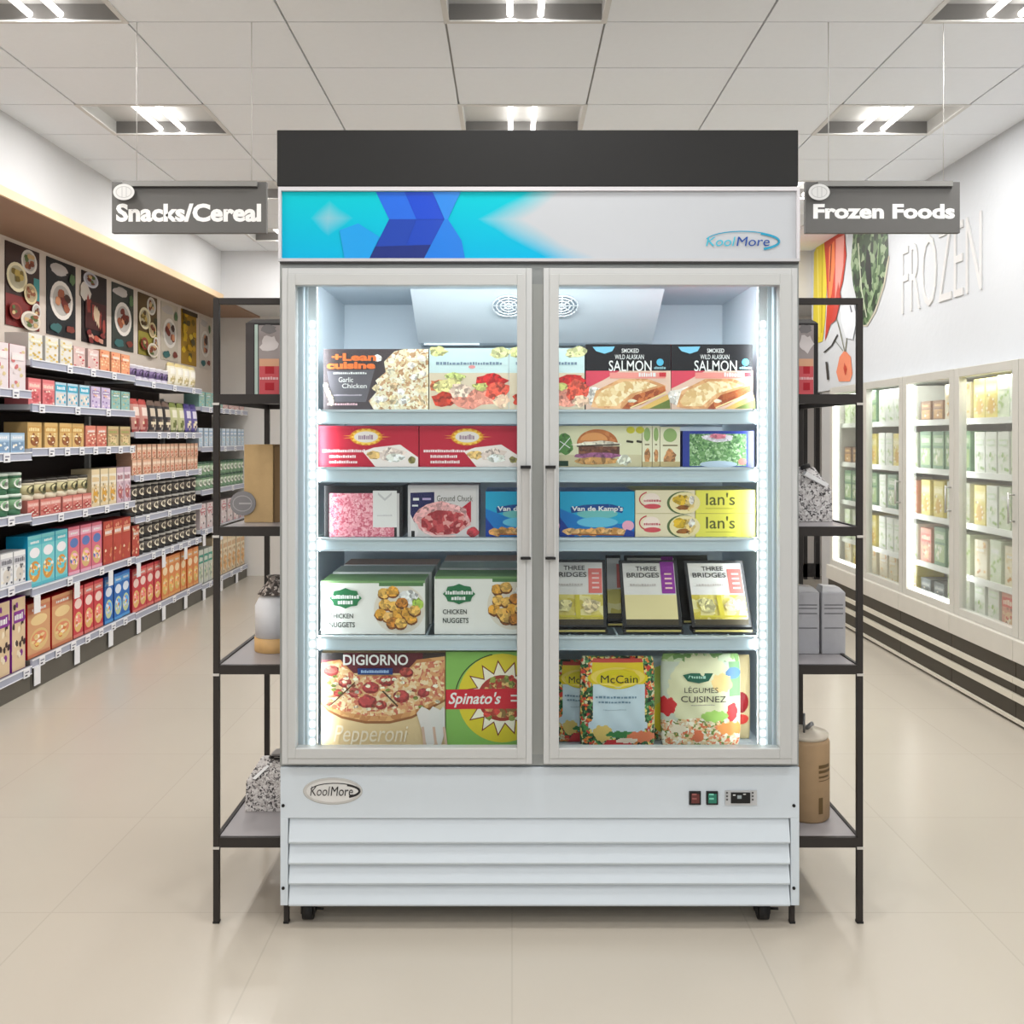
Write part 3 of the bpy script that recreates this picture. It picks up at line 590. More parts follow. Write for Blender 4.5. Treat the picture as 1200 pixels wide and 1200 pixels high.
for k, (ya, yc, w) in enumerate(((ym+.3, b3, 'lower'), (574.5, ym-.2, 'upper'))):
    top = C(200, 186, 96)
    pbox('nugget_carton', 744.5, ya, 814.5, yc, C(226, 212, 176), white, .2, '%s cream carton with golden round picture, left of the yellow cartons' % w, 'food box', art_gold, 'stacked cream cartons on the third freezer shelf', top=top)
    pbox('yellow_carton', 815.3, ya, 885, yc, C(220, 210, 80), white, .2, '%s plain yellow carton at the right end of the third freezer shelf' % w, 'food box', art_ians, 'stacked yellow cartons on the third freezer shelf', top=C(190, 176, 120))
# fourth shelf: nugget cartons, trays
nug = [(222,160,66),(236,182,92),(204,136,50),(240,196,110)]
def art_nugget(a, x0, y0, x1, y1):
    gr = C(118, 156, 100)
    a.rect(x0, y0, x1, y1, C(232, 231, 226)); a.rect(x0+.5, y0, x1, y0+2.5, gr); a.ell(x0+92, y0+33, 30, 29, C(222, 214, 200)); a.rect(x0+68, y0+2, x1-2, y0+6, C(84, 124, 76))
    a.blob(x0+103, y0+19, 10, 8, C(238, 236, 230)); a.blob(x0+113, y0+27, 6, 7, C(164, 196, 80))
    for dx, dy in ((74,14),(84,12),(75,27),(85,29),(95,25),(70,38),(80,42),(91,38),(101,37),(84,48),(94,49),(106,43),(110,34)):
        if x0+dx+6 < x1: a.blob(x0+dx, y0+dy+2, 7.5, 6.5, C(120, 74, 30), 12, .1); a.blob(x0+dx, y0+dy, 7, 6, C(*R.choice(nug)), 12, .12)
    g_ = C(40, 112, 70); a.star(x0+29, y0+20, 19, 12, .86, 8, g_); a.ell(x0+29, y0+20, 17, 9, g_); a.scrib(x0+13, y0+16, x0+45, y0+20.5, white, 9); a.scrib(x0+20, y0+22.5, x0+38, y0+27, white, 5)
    dg_ = C(44, 54, 48, .8, spec=.05); a.text('CHICKEN', x0+10, y0+38, x0+38, y0+43.5, dg_, .012); a.text('NUGGETS', x0+10, y0+48, x0+40, y0+54, dg_, .012)
for (x0, x1, y0, nm) in ((376, 498, 681, 'left'), (509, 631, 676, 'right')):
    for k in range(3):
        Dk = DP+.001+k*.135
        z0 = DZ[3]+.0006; z1 = ZZ(y0, DP)+ (0, .004, .007)[k]
        py0 = HY+(H-z1)*F/Dk; py1 = HY+(H-z0)*F/Dk
        dx = (0, .006, .012)[k]*(1 if nm == 'left' else .5)
        xx0 = CX+(XX(x0, DP)+dx)*F/Dk; xx1 = CX+(XX(x1, DP)+dx)*F/Dk
        pbox('chicken_carton', xx0, py0, xx1, py1, C(208, 212, 204), white, .125, '%s stack of chicken nugget cartons, %s' % (nm+'-hand', ('front carton facing the glass', 'middle carton behind the front one', 'rearmost carton')[k]), 'food box', art_nugget if k == 0 else None, 'chicken nugget cartons on the fourth freezer shelf', D=Dk, top=(C(124, 160, 108), C(190, 200, 186), C(186, 150, 130))[k])
pasta = food([(226,210,120),(214,196,92),(236,224,158),(222,206,110),(206,186,70)], 45, smooth=False)
def tray_pack(x0, x1, y0, side, lbl, Dk=2.475, shift=0.0, full=True, plain=False):
    """black ready-meal tray leaning back on the shelf, its film sleeve on the sloping face"""
    z0 = DZ[3]+.0008; z1 = ZZ(y0, Dk+.06)
    X0, X1 = XX(x0, Dk), XX(x1, Dk); lean = .045; th = .03
    mb = MB(); bk = C(28, 26, 27, .3)
    def P3(u, v, n): # u,v in 0..1, n outward
        z = z0+.014+(z1-z0-.014)*v; y = Dk+.012+lean*v
        return Vector((X0+(X1-X0)*u+shift*v, y-n*.96, z+n*.3))
    lo = [P3(0, 0, 0), P3(1, 0, 0), P3(1, 1, 0), P3(0, 1, 0)]; hi = [P3(.06, .05, -th), P3(.94, .05, -th), P3(.94, .95, -th), P3(.06, .95, -th)]
    mb.hexa(lo, hi, bk); mb.box(X0, X1, Dk, Dk+.05, z0, z0+.012, bk)
    o = mb.build('pasta_tray', None, .002); tag(o, lbl, 'ready meal tray', 'black pasta trays on the fourth freezer shelf')
    mb = MB(); a = Art(mb, lambda u, v, L: P3(u, 1-v, .0005*L))
    if not plain:
        a.rect(.06, .05, .94, .93, C(226, 222, 218)); a.rect(.06, .52, .94, .88, pasta if side[0] > 160 and side[2] < 150 else C(226, 212, 158)); a.rect(.06, .88, .94, .96, C(66, 56, 34))
        a.rect(.70, .14 if side[2] < 150 else .03, .93, .5, C(*side)); 
        if x1-x0 > 40:
            a.text('THREE', .28, .10, .64, .165, C(50, 46, 46), .012); a.text('BRIDGES', .12, .195, .67, .265, C(50, 46, 46), .012)
            for q in range(4): a.rect(.76, .2+q*.07, .88, .225+q*.07, C(240, 200, 196))
            a.scrib(.16, .36, .60, .39, C(190, 180, 176), 8)
            if side[2] < 150: a.line([(.50, .53), (.52, .87)], .08, C(206, 190, 60)); a.line([(.08, .84), (.92, .84)], .03, C(200, 186, 60)); a.blob(.28, .68, .14, .1, C(228, 214, 150)); a.blob(.74, .68, .14, .1, C(230, 216, 160))
    mb.build('film_sleeve', o)
    mb = MB(); a = Art(mb, lambda u, v, L: Vector((X0+(X1-X0)*u, Dk-.0003*L, z0+.012*v))); a.rect(.04, .45, .96, .85, C(206, 190, 110)); mb.build('tray_rim', o)
    return o
pink, purp = (226, 116, 108), (140, 40, 150)
tray_pack(642, 712, 655, pink, 'black pasta tray with pink stripe beside the centre post, fourth shelf')
tray_pack(712, 730, 650, pink, 'narrow pink pasta tray standing behind between the first two trays', 2.56, .0)
tray_pack(731, 801, 656, purp, 'black pasta tray with purple stripe, middle of the fourth shelf', 2.475, -.008)
tray_pack(737, 800, 650, purp, 'second purple-striped pasta tray standing behind the front one', 2.575, -.008)
tray_pack(812, 884, 656, pink, 'black pasta tray with pink stripe at the right end, fourth shelf', 2.475, -.016)
tray_pack(800, 838, 650, pink, 'blank dark tray seen edge-on left of the right-end pasta tray', 2.60, -.010, plain=True)
# bottom: pizza cartons
pizza = food([(226,186,132),(236,206,160),(214,152,106),(204,120,92),(230,196,146),(218,160,112),(196,104,84),(240,218,180)], 120)
def art_pizza(a, x0, y0, x1, y1):
    a.rect(x0, y0, x1, y1, C(222, 196, 150)); a.rect(x0, y0, x1, y0+24, C(96, 34, 44)); a.rect(x0, y0, x0+26, y0+8, C(40, 34, 34)); a.rect(x1-26, y0, x1, y0+12, C(56, 44, 40))
    cr = [(x0, y0+12), (x0+22, y0+8), (x0+40, y0+26), (x0+96, y0+26), (x0+112, y0+8), (x1, y0+4), (x1, y0+54), (x0+126, y0+64), (x0+106, y0+74), (x0+80, y0+80), (x0+52, y0+80), (x0+24, y0+74), (x0+8, y0+66), (x0, y0+58)]
    a.poly([(x, y+3) for x, y in cr], C(150, 96, 56)); a.poly(cr, food([(206,150,96),(190,128,76),(222,170,112)], 60)); a.poly([(x0+72+(x-x0-72)*.985, y0+36+(y-y0-36)*.86) for x, y in cr], pizza)
    for (dx, dy, r) in ((12,20,9),(28,34,8),(40,46,8),(58,40,10),(54,56,11),(76,32,9),(94,50,10),(20,46,6),(100,22,8),(120,46,7),(70,60,7)):
        a.blob(x0+dx, y0+dy+1, r, r*.72, C(150, 58, 50), 12, .08); a.blob(x0+dx-.5, y0+dy-.6, r*.85, r*.58, C(*R.choice([(196,88,78),(206,104,92),(188,78,70)])), 12, .1)
    for i in range(46): a.blob(R.uniform(x0+6, x1-6), R.uniform(y0+26, y0+66), 3.2, 2, C(*R.choice([(246,232,200),(244,226,190),(120,130,60),(160,84,60),(250,240,214),(226,170,110)])), 7)
    a.line([(x0+12, y0+60), (x0+40, y0+34)], 1.4, C(90, 60, 34)); a.line([(x0+72, y0+44), (x0+90, y0+62)], 1.6, C(70, 56, 34)); a.text('DIGIORNO', x0+26, y0+1.5, x0+102, y0+14, pwhite, .02)
    a.rect(x0+43, y0+17.5, x0+84, y0+25, C(24, 54, 120)); a.scrib(x0+47, y0+19.5, x0+80, y0+23, C(160, 190, 226), 12)
    for i, dx in enumerate((114, 127, 139)): a.poly([(x0+dx-2, y0+70), (x0+dx+4, y0+62), (x0+dx+12 if x0+dx+12 < x1 else x1, y0+66), (x1, y0+92), (x0+dx+12 if x0+dx+12 < x1 else x1, y1-2), (x0+dx+6, y0+96)], C(226-i*3, 220, 216)); a.line([(x0+dx+5, y0+86), (x0+dx+8, y1-4)], 3, C(214, 180, 160))
    a.text('Pepperoni', x0+16, y0+84, x0+100, y1-5, C(238, 224, 200), .0, .06)
def art_spin(a, x0, y0, x1, y1):
    a.rect(x0, y0, x1, y1, C(134, 188, 92)); cx, cy = x0+66, y0+54
    a.ell(cx, cy, 52, 52, C(224, 206, 50), 40); a.arc(cx, cy, 55, 52, 3.3, 4.5, 1.3, C(40, 60, 30)); a.star(cx, cy, 48, 45, .68, 15, C(120, 40, 30)); a.star(cx, cy, 45, 42, .68, 15, C(250, 244, 224)); a.ell(cx, cy, 29, 27, C(166, 56, 44), 30); a.ell(cx, cy, 25, 23, food([(206,150,90),(176,60,46),(226,190,120),(140,110,60)], 110), 30)
    for i in range(8): a.blob(cx+R.uniform(-22, 22), cy+R.choice((-1, 1))*R.uniform(14, 24), 4, 4, C(*R.choice([(140,150,70),(236,220,160),(210,70,60)])), 9)
    a.poly([(x0, y0+44), (x1, y0+42), (x1, y0+66), (x0, y0+67)], C(206, 34, 52)); a.text('Spinato\'s', x0+4, y0+47, x0+64, y0+65, pwhite, .02, .08); a.rect(x0+76, y0+50, x0+90, y0+52, white); a.rect(x0+76, y0+56, x0+90, y0+58, white); a.scrib(x0+6, y1-4, x0+26, y1-2, C(80, 130, 60), 8)
pbox('pizza_carton', 376.5, 765, 521.5, yfloor, C(180, 150, 110), C(222, 196, 150), .04, 'large pizza carton with meat topping at the bottom left of the freezer', 'pizza box', art_pizza)
pbox('pizza_carton', 522.5, 764, 634, yfloor, C(120, 170, 84), C(134, 188, 92), .04, 'green pizza carton with yellow starburst and red band, beside the centre post', 'pizza box', art_spin)

TEX = 0
# frozen vegetable bags: curved pillows with print laid on the curve
def bag(name, x0, y0, x1, y1, D, bulge, base, shapes, label, cat, group=None, texts=None, nx=84, nz=100, skew=0.0, parent_name='printed_text'):
    z0, z1 = ib+.0028, ZZ(y0, D); X0, X1 = XX(x0, D), XX(x1, D)
    mb = MB(); bm = mb.bm
    ph = R.uniform(0, 6)
    def surf(u, v, back=False):
        cx_ = 1-abs(2*u-1)**2.6; cz = 1-abs(2*v-1)**3.0
        b = bulge*math.sqrt(max(0, cx_*cz)); wr = .0022*math.sin(u*19+ph+4*v)*math.sin(v*13+ph)*cx_*cz
        pin = .035*(abs(2*v-1)**8)
        x = X0+(X1-X0)*(u+(u-.5)*-pin*2)+skew*v; z = z0+(z1-z0)*v
        return Vector((x, D+bulge*.6+(b*.8 if back else -b+wr), z))
    rows = [[bm.verts.new(surf(i/nx, j/nz)) for i in range(nx+1)] for j in range(nz+1)]
    for j in range(nz):
        for i in range(nx):
            u, v = (i+.5)/nx, (j+.5)/nz; m = base
            for test, mm in shapes:
                if test(u, v): m = mm
            f = bm.faces.new((rows[j][i], rows[j][i+1], rows[j+1][i+1], rows[j+1][i])); f.material_index = mb.mi(m); f.smooth = True
    rb = [[bm.verts.new(surf(i/12, j/12, True)) for i in range(13)] for j in range(13)]
    k = mb.mi(base)
    for j in range(12):
        for i in range(12):
            f = bm.faces.new((rb[j+1][i], rb[j+1][i+1], rb[j][i+1], rb[j][i])); f.material_index = k; f.smooth = True
    o = mb.build(name); tag(o, label, cat, group)
    if texts:
        mb = MB(); a = Art(mb, lambda u, v, L: surf(u, 1-v)+Vector((0, -.0012-.0003*L, 0)))
        texts(a); mb.build(parent_name, o)
    return o
def E(cx, cy, rx, ry, w=0.0):
    return lambda u, v: ((u-cx)/rx)**2+(((1-v)-cy)/ry)**2 < 1+w*math.sin(u*60)*math.sin(v*50)
def Rr(a, b, c, d): return lambda u, v: a < u < c and b < 1-v < d
veg = food([(40,96,50),(214,206,170),(30,70,36),(228,130,50),(74,140,74),(206,60,44),(50,110,60),(238,214,120),(20,36,22)], 130)
veg2 = food([(240,226,190),(232,160,110),(244,236,214),(120,140,60),(236,200,150),(226,120,80),(246,240,224),(230,206,170)], 130)
leaf = food([(150,186,110),(196,214,160),(120,160,90),(214,226,190)], 60)
yel, lb = C(222, 196, 20), C(202, 220, 230)
def txt_mc(a):
    a.ell(.5, .205, .36, .10, C(232, 206, 90), 30); a.ell(.5, .225, .29, .10, C(214, 196, 14), 30)
    a.text('McCain', .27, .185, .76, .265, C(30, 26, 20), .0); a.scrib(.2, .40, .74, .425, C(110, 140, 160), 9); a.scrib(.24, .455, .66, .475, C(110, 140, 160), 8); a.scrib(.3, .54, .62, .55, C(150, 176, 190), 8)
mc = [(Rr(.16, .06, .84, .30), yel), (Rr(.16, .02, .84, .06), C(190, 60, 44)), (E(.5, .22, .40, .10), yel), (lambda u, v: .17 < u < .86 and .28 < 1-v < .78 and not E(.5, .2, .36, .10)(u, v), lb), (E(.5, .72, .40, .12, .3), lb), (E(.30, .80, .13, .09, .2), C(226, 196, 110)), (E(.56, .81, .22, .035, .3), C(60, 130, 70)), (E(.80, .84, .2, .06, .3), C(232, 130, 90)), (lambda u, v: abs(u-.5) < .12+.9*(1-v-.84) and 1-v > .87, C(206, 44, 50)), (E(.62, .88, .15, .03, .3), C(240, 220, 200))]
bag('vegetable_bag', 648, 774, 716, 868, 2.53, .022, veg, mc, 'potato and vegetable bag partly hidden behind the left end of its row', 'frozen food bag', 'yellow-topped vegetable bags on the freezer floor', txt_mc)
bag('vegetable_bag', 724, 770, 790, 872, 2.545, .020, veg, [(Rr(.3, .0, .9, .3), C(176, 190, 190)), (E(.8, .35, .35, .25), C(190, 206, 90)), (E(.85, .7, .25, .2), C(226, 206, 30))], 'green and yellow vegetable bag between the two front bags', 'frozen food bag', None, None)
bag('vegetable_bag', 680, 770, 768, 873.5, 2.462, .024, veg, mc, 'front vegetable bag with yellow top and pale blue label, freezer floor', 'frozen food bag', 'yellow-topped vegetable bags on the freezer floor', txt_mc)
cream = C(226, 224, 184)
def txt_leg(a):
    a.text('LÉGUMES', .28, .335, .70, .405, C(70, 64, 60), .0); a.text('CUISINEZ', .24, .44, .80, .505, C(70, 64, 60), .0); a.scrib(.36, .53, .66, .54, C(160, 150, 140), 9)
    a.poly([(.26, .215), (.36, .195), (.64, .195), (.58, .275), (.46, .30), (.32, .28)], C(30, 96, 74)); a.scrib(.33, .22, .55, .25, C(170, 214, 196), 5)
leg = [(Rr(.0, .0, 1, .08), leaf), (E(.5, .4, .42, .4, .1), cream), (Rr(.84, .08, .99, .45), C(120, 160, 110)), (E(.9, .2, .1, .06), C(90, 130, 170)), (E(.75, .30, .13, .10, .2), C(238, 206, 140)), (Rr(0, .72, 1, 1), veg2), (E(.5, .74, .45, .06, .4), veg2), (E(.06, .56, .12, .10, .3), C(206, 40, 44)), (E(.88, .62, .07, .10, .2), C(206, 36, 40)), (E(.66, .66, .16, .06, .3), C(160, 200, 100)), (E(.86, .80, .17, .07, .4), C(232, 150, 80)), (E(.46, .88, .07, .07, .2), C(226, 120, 80)), (E(.2, .8, .1, .05, .4), C(246, 232, 206))]
bag('vegetable_bag', 775, 767, 869, 874, 2.50, .024, C(206, 214, 196), leg, 'cream mixed vegetable bag with green oval mark on the freezer floor', 'frozen food bag', None, txt_leg)
bag('vegetable_bag', 850, 768, 880, 868, 2.56, .018, C(206, 186, 140), [(E(.6, .55, .3, .12), C(150, 20, 30)), (E(.6, .75, .3, .06), C(206, 60, 50)), (Rr(0, .0, .4, .5), C(90, 140, 90))], 'slim tan vegetable bag standing behind the cream bag at right', 'frozen food bag', None, None)

# ------------------------------------------------------------------ side racks and their goods
rk = C(46, 42, 40, .5, .0, .3, var=.03); RD0, RD1 = 2.43, 2.93
RS = [(462, 473), (617, 628), (779, 789.5), (980.5, 992)]
def rack(xo, xi, nm):
    t = thing('storage_rack', ((xo+xi)/2, (RD0+RD1)/2, 0), nm, 'rack', 'black wire racks beside the freezer')
    zt = ZZ(349.5, RD0)
    for x, hw in ((xo, .0078), (xi, .0065)):
        for y in (RD0, RD1):
            mb = MB(); mb.box(x-hw, x+hw, y-.007, y+.007, 0.006, zt, rk)
            mb.box(x-hw-.001, x+hw+.001, y-.008, y+.008, 0, .006, black); mb.build('leg', t, .001)
    a, b = min(xo, xi), max(xo, xi)
    mb = MB(); mb.box(a+.008, b-.0068, RD0-.007, RD0+.007, ZZ(357, RD0), zt, rk); mb.build('top_rail', t, .001)
    for y0, y1 in RS:
        z1, z0 = ZZ(y0, RD0), ZZ(y1, RD0)
        mb = MB(); mb.box(a+.008, b-.0068, RD0-.007, RD0+.005, z0, z1, rk); mb.box(a+.008, b-.0068, RD1-.005, RD1+.007, z0, z1, rk)
        mb.box(a-.006, a+.004, RD0+.0075, RD1-.0075, z0, z1, rk); mb.box(b-.004, b+.004, RD0+.0075, RD1-.0075, z0, z1, rk)
        s = mb.build('shelf', t)
        mb = MB(); mb.box(a+.0042, b-.0042, RD0+.0055, RD1-.0055, z1-.010, z1-.0035, C(158, 154, 156, .3)); mb.build('shelf_panel', s)
        mb = MB(); x = xo
        mb.box(x-.009, x+.009, RD0-.0095, RD0-.0072, z0-.004, z0+.002, C(196, 192, 186, .3)); mb.build('clip', s)
rack(XX(254, RD0), -.594, 'black metal rack standing left of the freezer')
rack(XX(1007, RD0), .7375, 'black metal rack standing right of the freezer')
SZ = [ZZ(s[0], RD0)-.0035 for s in RS]
terr = food([(206,202,200),(196,192,190),(110,106,106),(214,210,208),(176,170,168),(222,220,218),(60,56,58),(204,200,198)], 190)
def gbag(name, X0, X1, Yf, dep, z0, h, m, label, cat, taper=.25, topm=None, art=None, group=None, parts=None):
    """stand-up paper or foil bag: square base, pinched folded top"""
    mb = MB(); Yb = Yf+dep; ym = (Yf+Yb)/2
    prof = [(0, 1), (.6, 1), (.82, 1-taper*1.2), (.93, .12), (1, .08)]
    rings = []
    for v, k in prof:
        ins = .0 if v < .9 else .004
        rings.append([(X0+ins, ym-dep/2*k, z0+h*v), (X1-ins, ym-dep/2*k, z0+h*v), (X1-ins, ym+dep/2*k, z0+h*v), (X0+ins, ym+dep/2*k, z0+h*v)])
    for i, (a, b) in enumerate(zip(rings, rings[1:])): mb.hexa(a, b, m)
    o = mb.build(name, None, .002); tag(o, label, cat, group)
    if art: 
        mb = MB(); a = Art(mb, lambda u, v, L: Vector((X0+(X1-X0)*u, Yf-.0006-.0004*L, z0+h*(1-v)))); art(a); mb.build('label', o)
    return o
# left rack
def art_coffee(a):
    a.rect(.0, .42, .10, 1-.02, C(60, 56, 56)); a.rect(.12, .42, .18, .98, C(190, 206, 196)); a.rect(.2, .42, .78, .98, C(150, 140, 136)); a.rect(.22, .62, .76, .72, C(206, 150, 120)); a.rect(.2, .72, .78, .98, C(196, 66, 72)); a.rect(.38, .74, .66, .80, C(150, 20, 34)); a.rect(.38, .88, .66, .94, C(226, 120, 120)); a.blob(.48, .52, .22, .07, C(206, 200, 198))
X0, X1 = XX(288, 2.56), XX(336, 2.56)
gz = SZ[0]; hh = ZZ(372, 2.56)-gz
def coffee(X0, X1, label):
    mb = MB(); mb.box(X0, X1, 2.56, 2.66, gz, gz+hh*.93, C(34, 30, 31, .35)); mb.hexa([(X0, 2.56, gz+hh*.93), (X1, 2.56, gz+hh*.93), (X1, 2.66, gz+hh*.93), (X0, 2.66, gz+hh*.93)], [(X0+.006, 2.6, gz+hh), (X1-.006, 2.6, gz+hh), (X1-.006, 2.62, gz+hh), (X0+.006, 2.62, gz+hh)], C(34, 30, 31, .35))
    o = mb.build('coffee_pack', None, .002); tag(o, label, 'coffee pack', 'dark coffee packs on the top rack shelves')
    mb = MB(); w = X1-X0; a = Art(mb, lambda u, v, L: Vector((X0+w*u, 2.5592-.0004*L, gz+hh*.93*(1-v))))
    a.rect(.0, .0, .20, 1, C(70, 64, 64)); a.rect(.22, .02, .30, .98, C(186, 206, 196)); a.rect(.32, .03, .84, .98, C(158, 148, 146)); a.blob(.55, .08, .2, .06, C(120, 116, 116)); a.blob(.58, .28, .22, .12, C(214, 206, 204)); a.rect(.34, .48, .82, .58, C(216, 164, 130)); a.rect(.34, .58, .82, .98, C(206, 84, 90)); a.rect(.48, .58, .70, .68, C(176, 14, 34)); a.rect(.48, .8, .70, .9, C(176, 14, 34)); a.scrib(.36, .72, .8, .76, C(236, 190, 190), 5)
    mb.build('label', o)
coffee(X0, X1, 'dark coffee pack with red label on the top shelf of the left rack')
coffee(XX(924, 2.56), XX(959, 2.56), 'dark coffee pack with red label on the top shelf of the right rack')
kraft = C(196, 166, 120, .8, var=.12, nscale=30, bump=.3, bscale=30)
mb = MB(); z = SZ[1]; zt_ = ZZ(521, 2.58); X0, X1 = XX(286, 2.58), XX(320, 2.58)
mb.box(X0, X1, 2.58, 2.70, z, zt_, kraft); mb.box(X1+.0005, X1+.03, 2.585, 2.70, z, zt_-.003, C(120, 96, 66, .8))
kb = mb.build('paper_bag', None, .002); tag(kb, 'tall kraft paper bag with grey oval tag on the left rack', 'paper bag')
mb = MB(); n = 28; lo = [Vector((XX(284, 2.57)+.036*math.cos(2*math.pi*i/n), 2.5775, ZZ(590, 2.57)+.034*math.sin(2*math.pi*i/n))) for i in range(n)]; hi = [p+Vector((0, -.003, 0)) for p in lo]; mb.hexa(lo, hi, C(132, 130, 132, .5))
a = Art(mb, pxplane(2.5742)); a.arc(284, 590, 11, 9, 0, 6.28, 1, C(170, 168, 168)); a.line([(280, 590), (294, 590)], 2, C(176, 174, 174)); mb.build('oval_tag', kb)
# jar with cloth top
z = SZ[2]; cx = XX(322, 2.62)
t = thing('storage_jar', (cx, 2.62, z), 'white jar with patterned cloth top and wooden base, left rack', 'jar')
rr = .056; zj = ZZ(762, 2.62); zj = max(zj, z+.03)
mb = MB(); mb.lathe(cx, 2.62, [(rr*.98, z), (rr, z+.002), (rr, z+.04)], C(206, 166, 110, .5, var=.15, nscale=40)); mb.build('wooden_base', t)
ztp = ZZ(700, 2.62); mb = MB(); mb.lathe(cx, 2.62, [(rr*.97, z+.0405), (rr*.97, ztp-.02), (rr*.8, ztp), (rr*.6, ztp+.01)], C(228, 230, 234, .3)); mb.build('body', t)
mb = MB(); mb.lathe(cx, 2.62, [(rr*.62, ztp+.0105), (rr*.85, ztp+.012), (rr*.6, ztp+.03), (rr*.3, ztp+.05), (rr*.42, ztp+.062)], food([(150,140,134),(90,80,76),(214,206,200),(60,54,52)], 140)); mb.build('cloth_top', t)
# terrazzo bag left bottom
def terrazzo(X0, X1, Yf, z, h, label, seed):
    mb = MB(); dep = .09; w = X1-X0
    mb.hexa([(X0, Yf, z), (X1, Yf, z), (X1, Yf+dep, z), (X0, Yf+dep, z)], [(X0+.002, Yf+.004, z+h*.6), (X1-.002, Yf+.004, z+h*.6), (X1-.002, Yf+dep-.004, z+h*.6), (X0+.002, Yf+dep-.004, z+h*.6)], terr)
    s = seed
    hi = [(X0+w*(.3 if s else .3), Yf+.035, z+h), (X1-w*.08, Yf+.035, z+h), (X1-w*.08, Yf+.055, z+h), (X0+w*.3, Yf+.055, z+h)] if s else [(X0+w*.05, Yf+.035, z+h), (X0+w*.65, Yf+.035, z+h), (X0+w*.65, Yf+.055, z+h), (X0+w*.05, Yf+.055, z+h)]
    mb.hexa([(X0+.002, Yf+.004, z+h*.6), (X1-.002, Yf+.004, z+h*.6), (X1-.002, Yf+dep-.004, z+h*.6), (X0+.002, Yf+dep-.004, z+h*.6)], hi, terr)
    o = mb.build('speckled_bag', None, .002); tag(o, label, 'bag', 'speckled bags on the racks')
    mb = MB()
    if s:
        mb.hexa([(X0+w*.18, Yf-.004, z+h*.68), (X0+w*.26, Yf-.004, z+h*.66), (X0+w*.52, Yf+.02, z+h*.86), (X0+w*.46, Yf+.02, z+h*.88)], [(X0+w*.18, Yf-.001, z+h*.68), (X0+w*.26, Yf-.001, z+h*.66), (X0+w*.52, Yf+.024, z+h*.86), (X0+w*.46, Yf+.024, z+h*.88)], C(242, 242, 242))  # highlight on the folded bag top, modelled as a white sliver
        mb.build('white_tab_or_highlight', o)
        mb = MB()
        for i in range(10): mb.box(X0+w*R.uniform(.48, .8), X0+w*R.uniform(.82, .95), Yf+.015, Yf+.06, z+h*(1.0+.012*i), z+h*(1.01+.012*i)+.001, R.choice([black, dark, C(150, 146, 144)]))
        mb.tube((X0+w*.8, Yf+.04, z+h*1.02), (X0+w*.82, Yf+.045, z+h*1.22), .008, black); mb.build('clasp', o)
    else:
        mb.hexa([(X0+w*.3, Yf-.002, z+h*.86), (X0+w*.36, Yf-.002, z+h*.93), (X0+w*.9, Yf-.002, z+h*.70), (X0+w*.84, Yf-.002, z+h*.64)], [(X0+w*.3, Yf+.02, z+h*.86), (X0+w*.36, Yf+.02, z+h*.93), (X0+w*.9, Yf+.004, z+h*.70), (X0+w*.84, Yf+.004, z+h*.64)], C(238, 238, 238)); mb.build('white_tab_or_highlight', o)
        mb = MB(); mb.tube((X0+w*.3, Yf+.03, z+h*.99), (X0+w*.5, Yf+.02, z+h*1.04), .007, dark); mb.build('clasp', o)
    return o
zz_ = SZ[3]; terrazzo(XX(287, 2.6), XX(337, 2.6), 2.6, zz_, ZZ(893, 2.6)-zz_, 'grey speckled bag with dark clasp on the bottom shelf, left rack', 1)
zz_ = SZ[1]; terrazzo(XX(928, 2.6), XX(976, 2.6), 2.6, zz_, ZZ(548, 2.6)-zz_, 'grey speckled bag with white tab on the right rack', 0)
# two grey canisters
for i, (a_, b_, w) in enumerate(((932, 960.5, 'left'), (963, 991, 'right'))):
    z = SZ[2]; X0, X1 = XX(a_, 2.56), XX(b_, 2.56); zt_ = ZZ(694, 2.56); gm = C(168, 168, 172, .45, var=.06, nscale=60)
    mb = MB(); mb.box(X0, X1, 2.56, 2.62, z, zt_, gm); a = Art(mb, pxplane(2.5596))
    for yy in (709, 713, 719, 736): a.line([(a_+3, yy), (b_-3, yy)], 1.1, C(96, 96, 100))
    o = mb.build('grey_canister', None, .003); tag(o, '%s-hand grey ridged canister on the third shelf of the right rack' % w, 'canister', 'grey canisters on the right rack')
    mb = MB(); mb.hexa([(X0+.002, 2.562, zt_+.0003), (X1-.002, 2.562, zt_+.0003), (X1-.002, 2.618, zt_+.0003), (X0+.002, 2.618, zt_+.0003)], [(X0+.006, 2.57, zt_+.016), (X1-.014, 2.57, zt_+.012), (X1-.014, 2.61, zt_+.012), (X0+.006, 2.61, zt_+.016)], C(176, 176, 178, .35)); mb.build('lid', o)
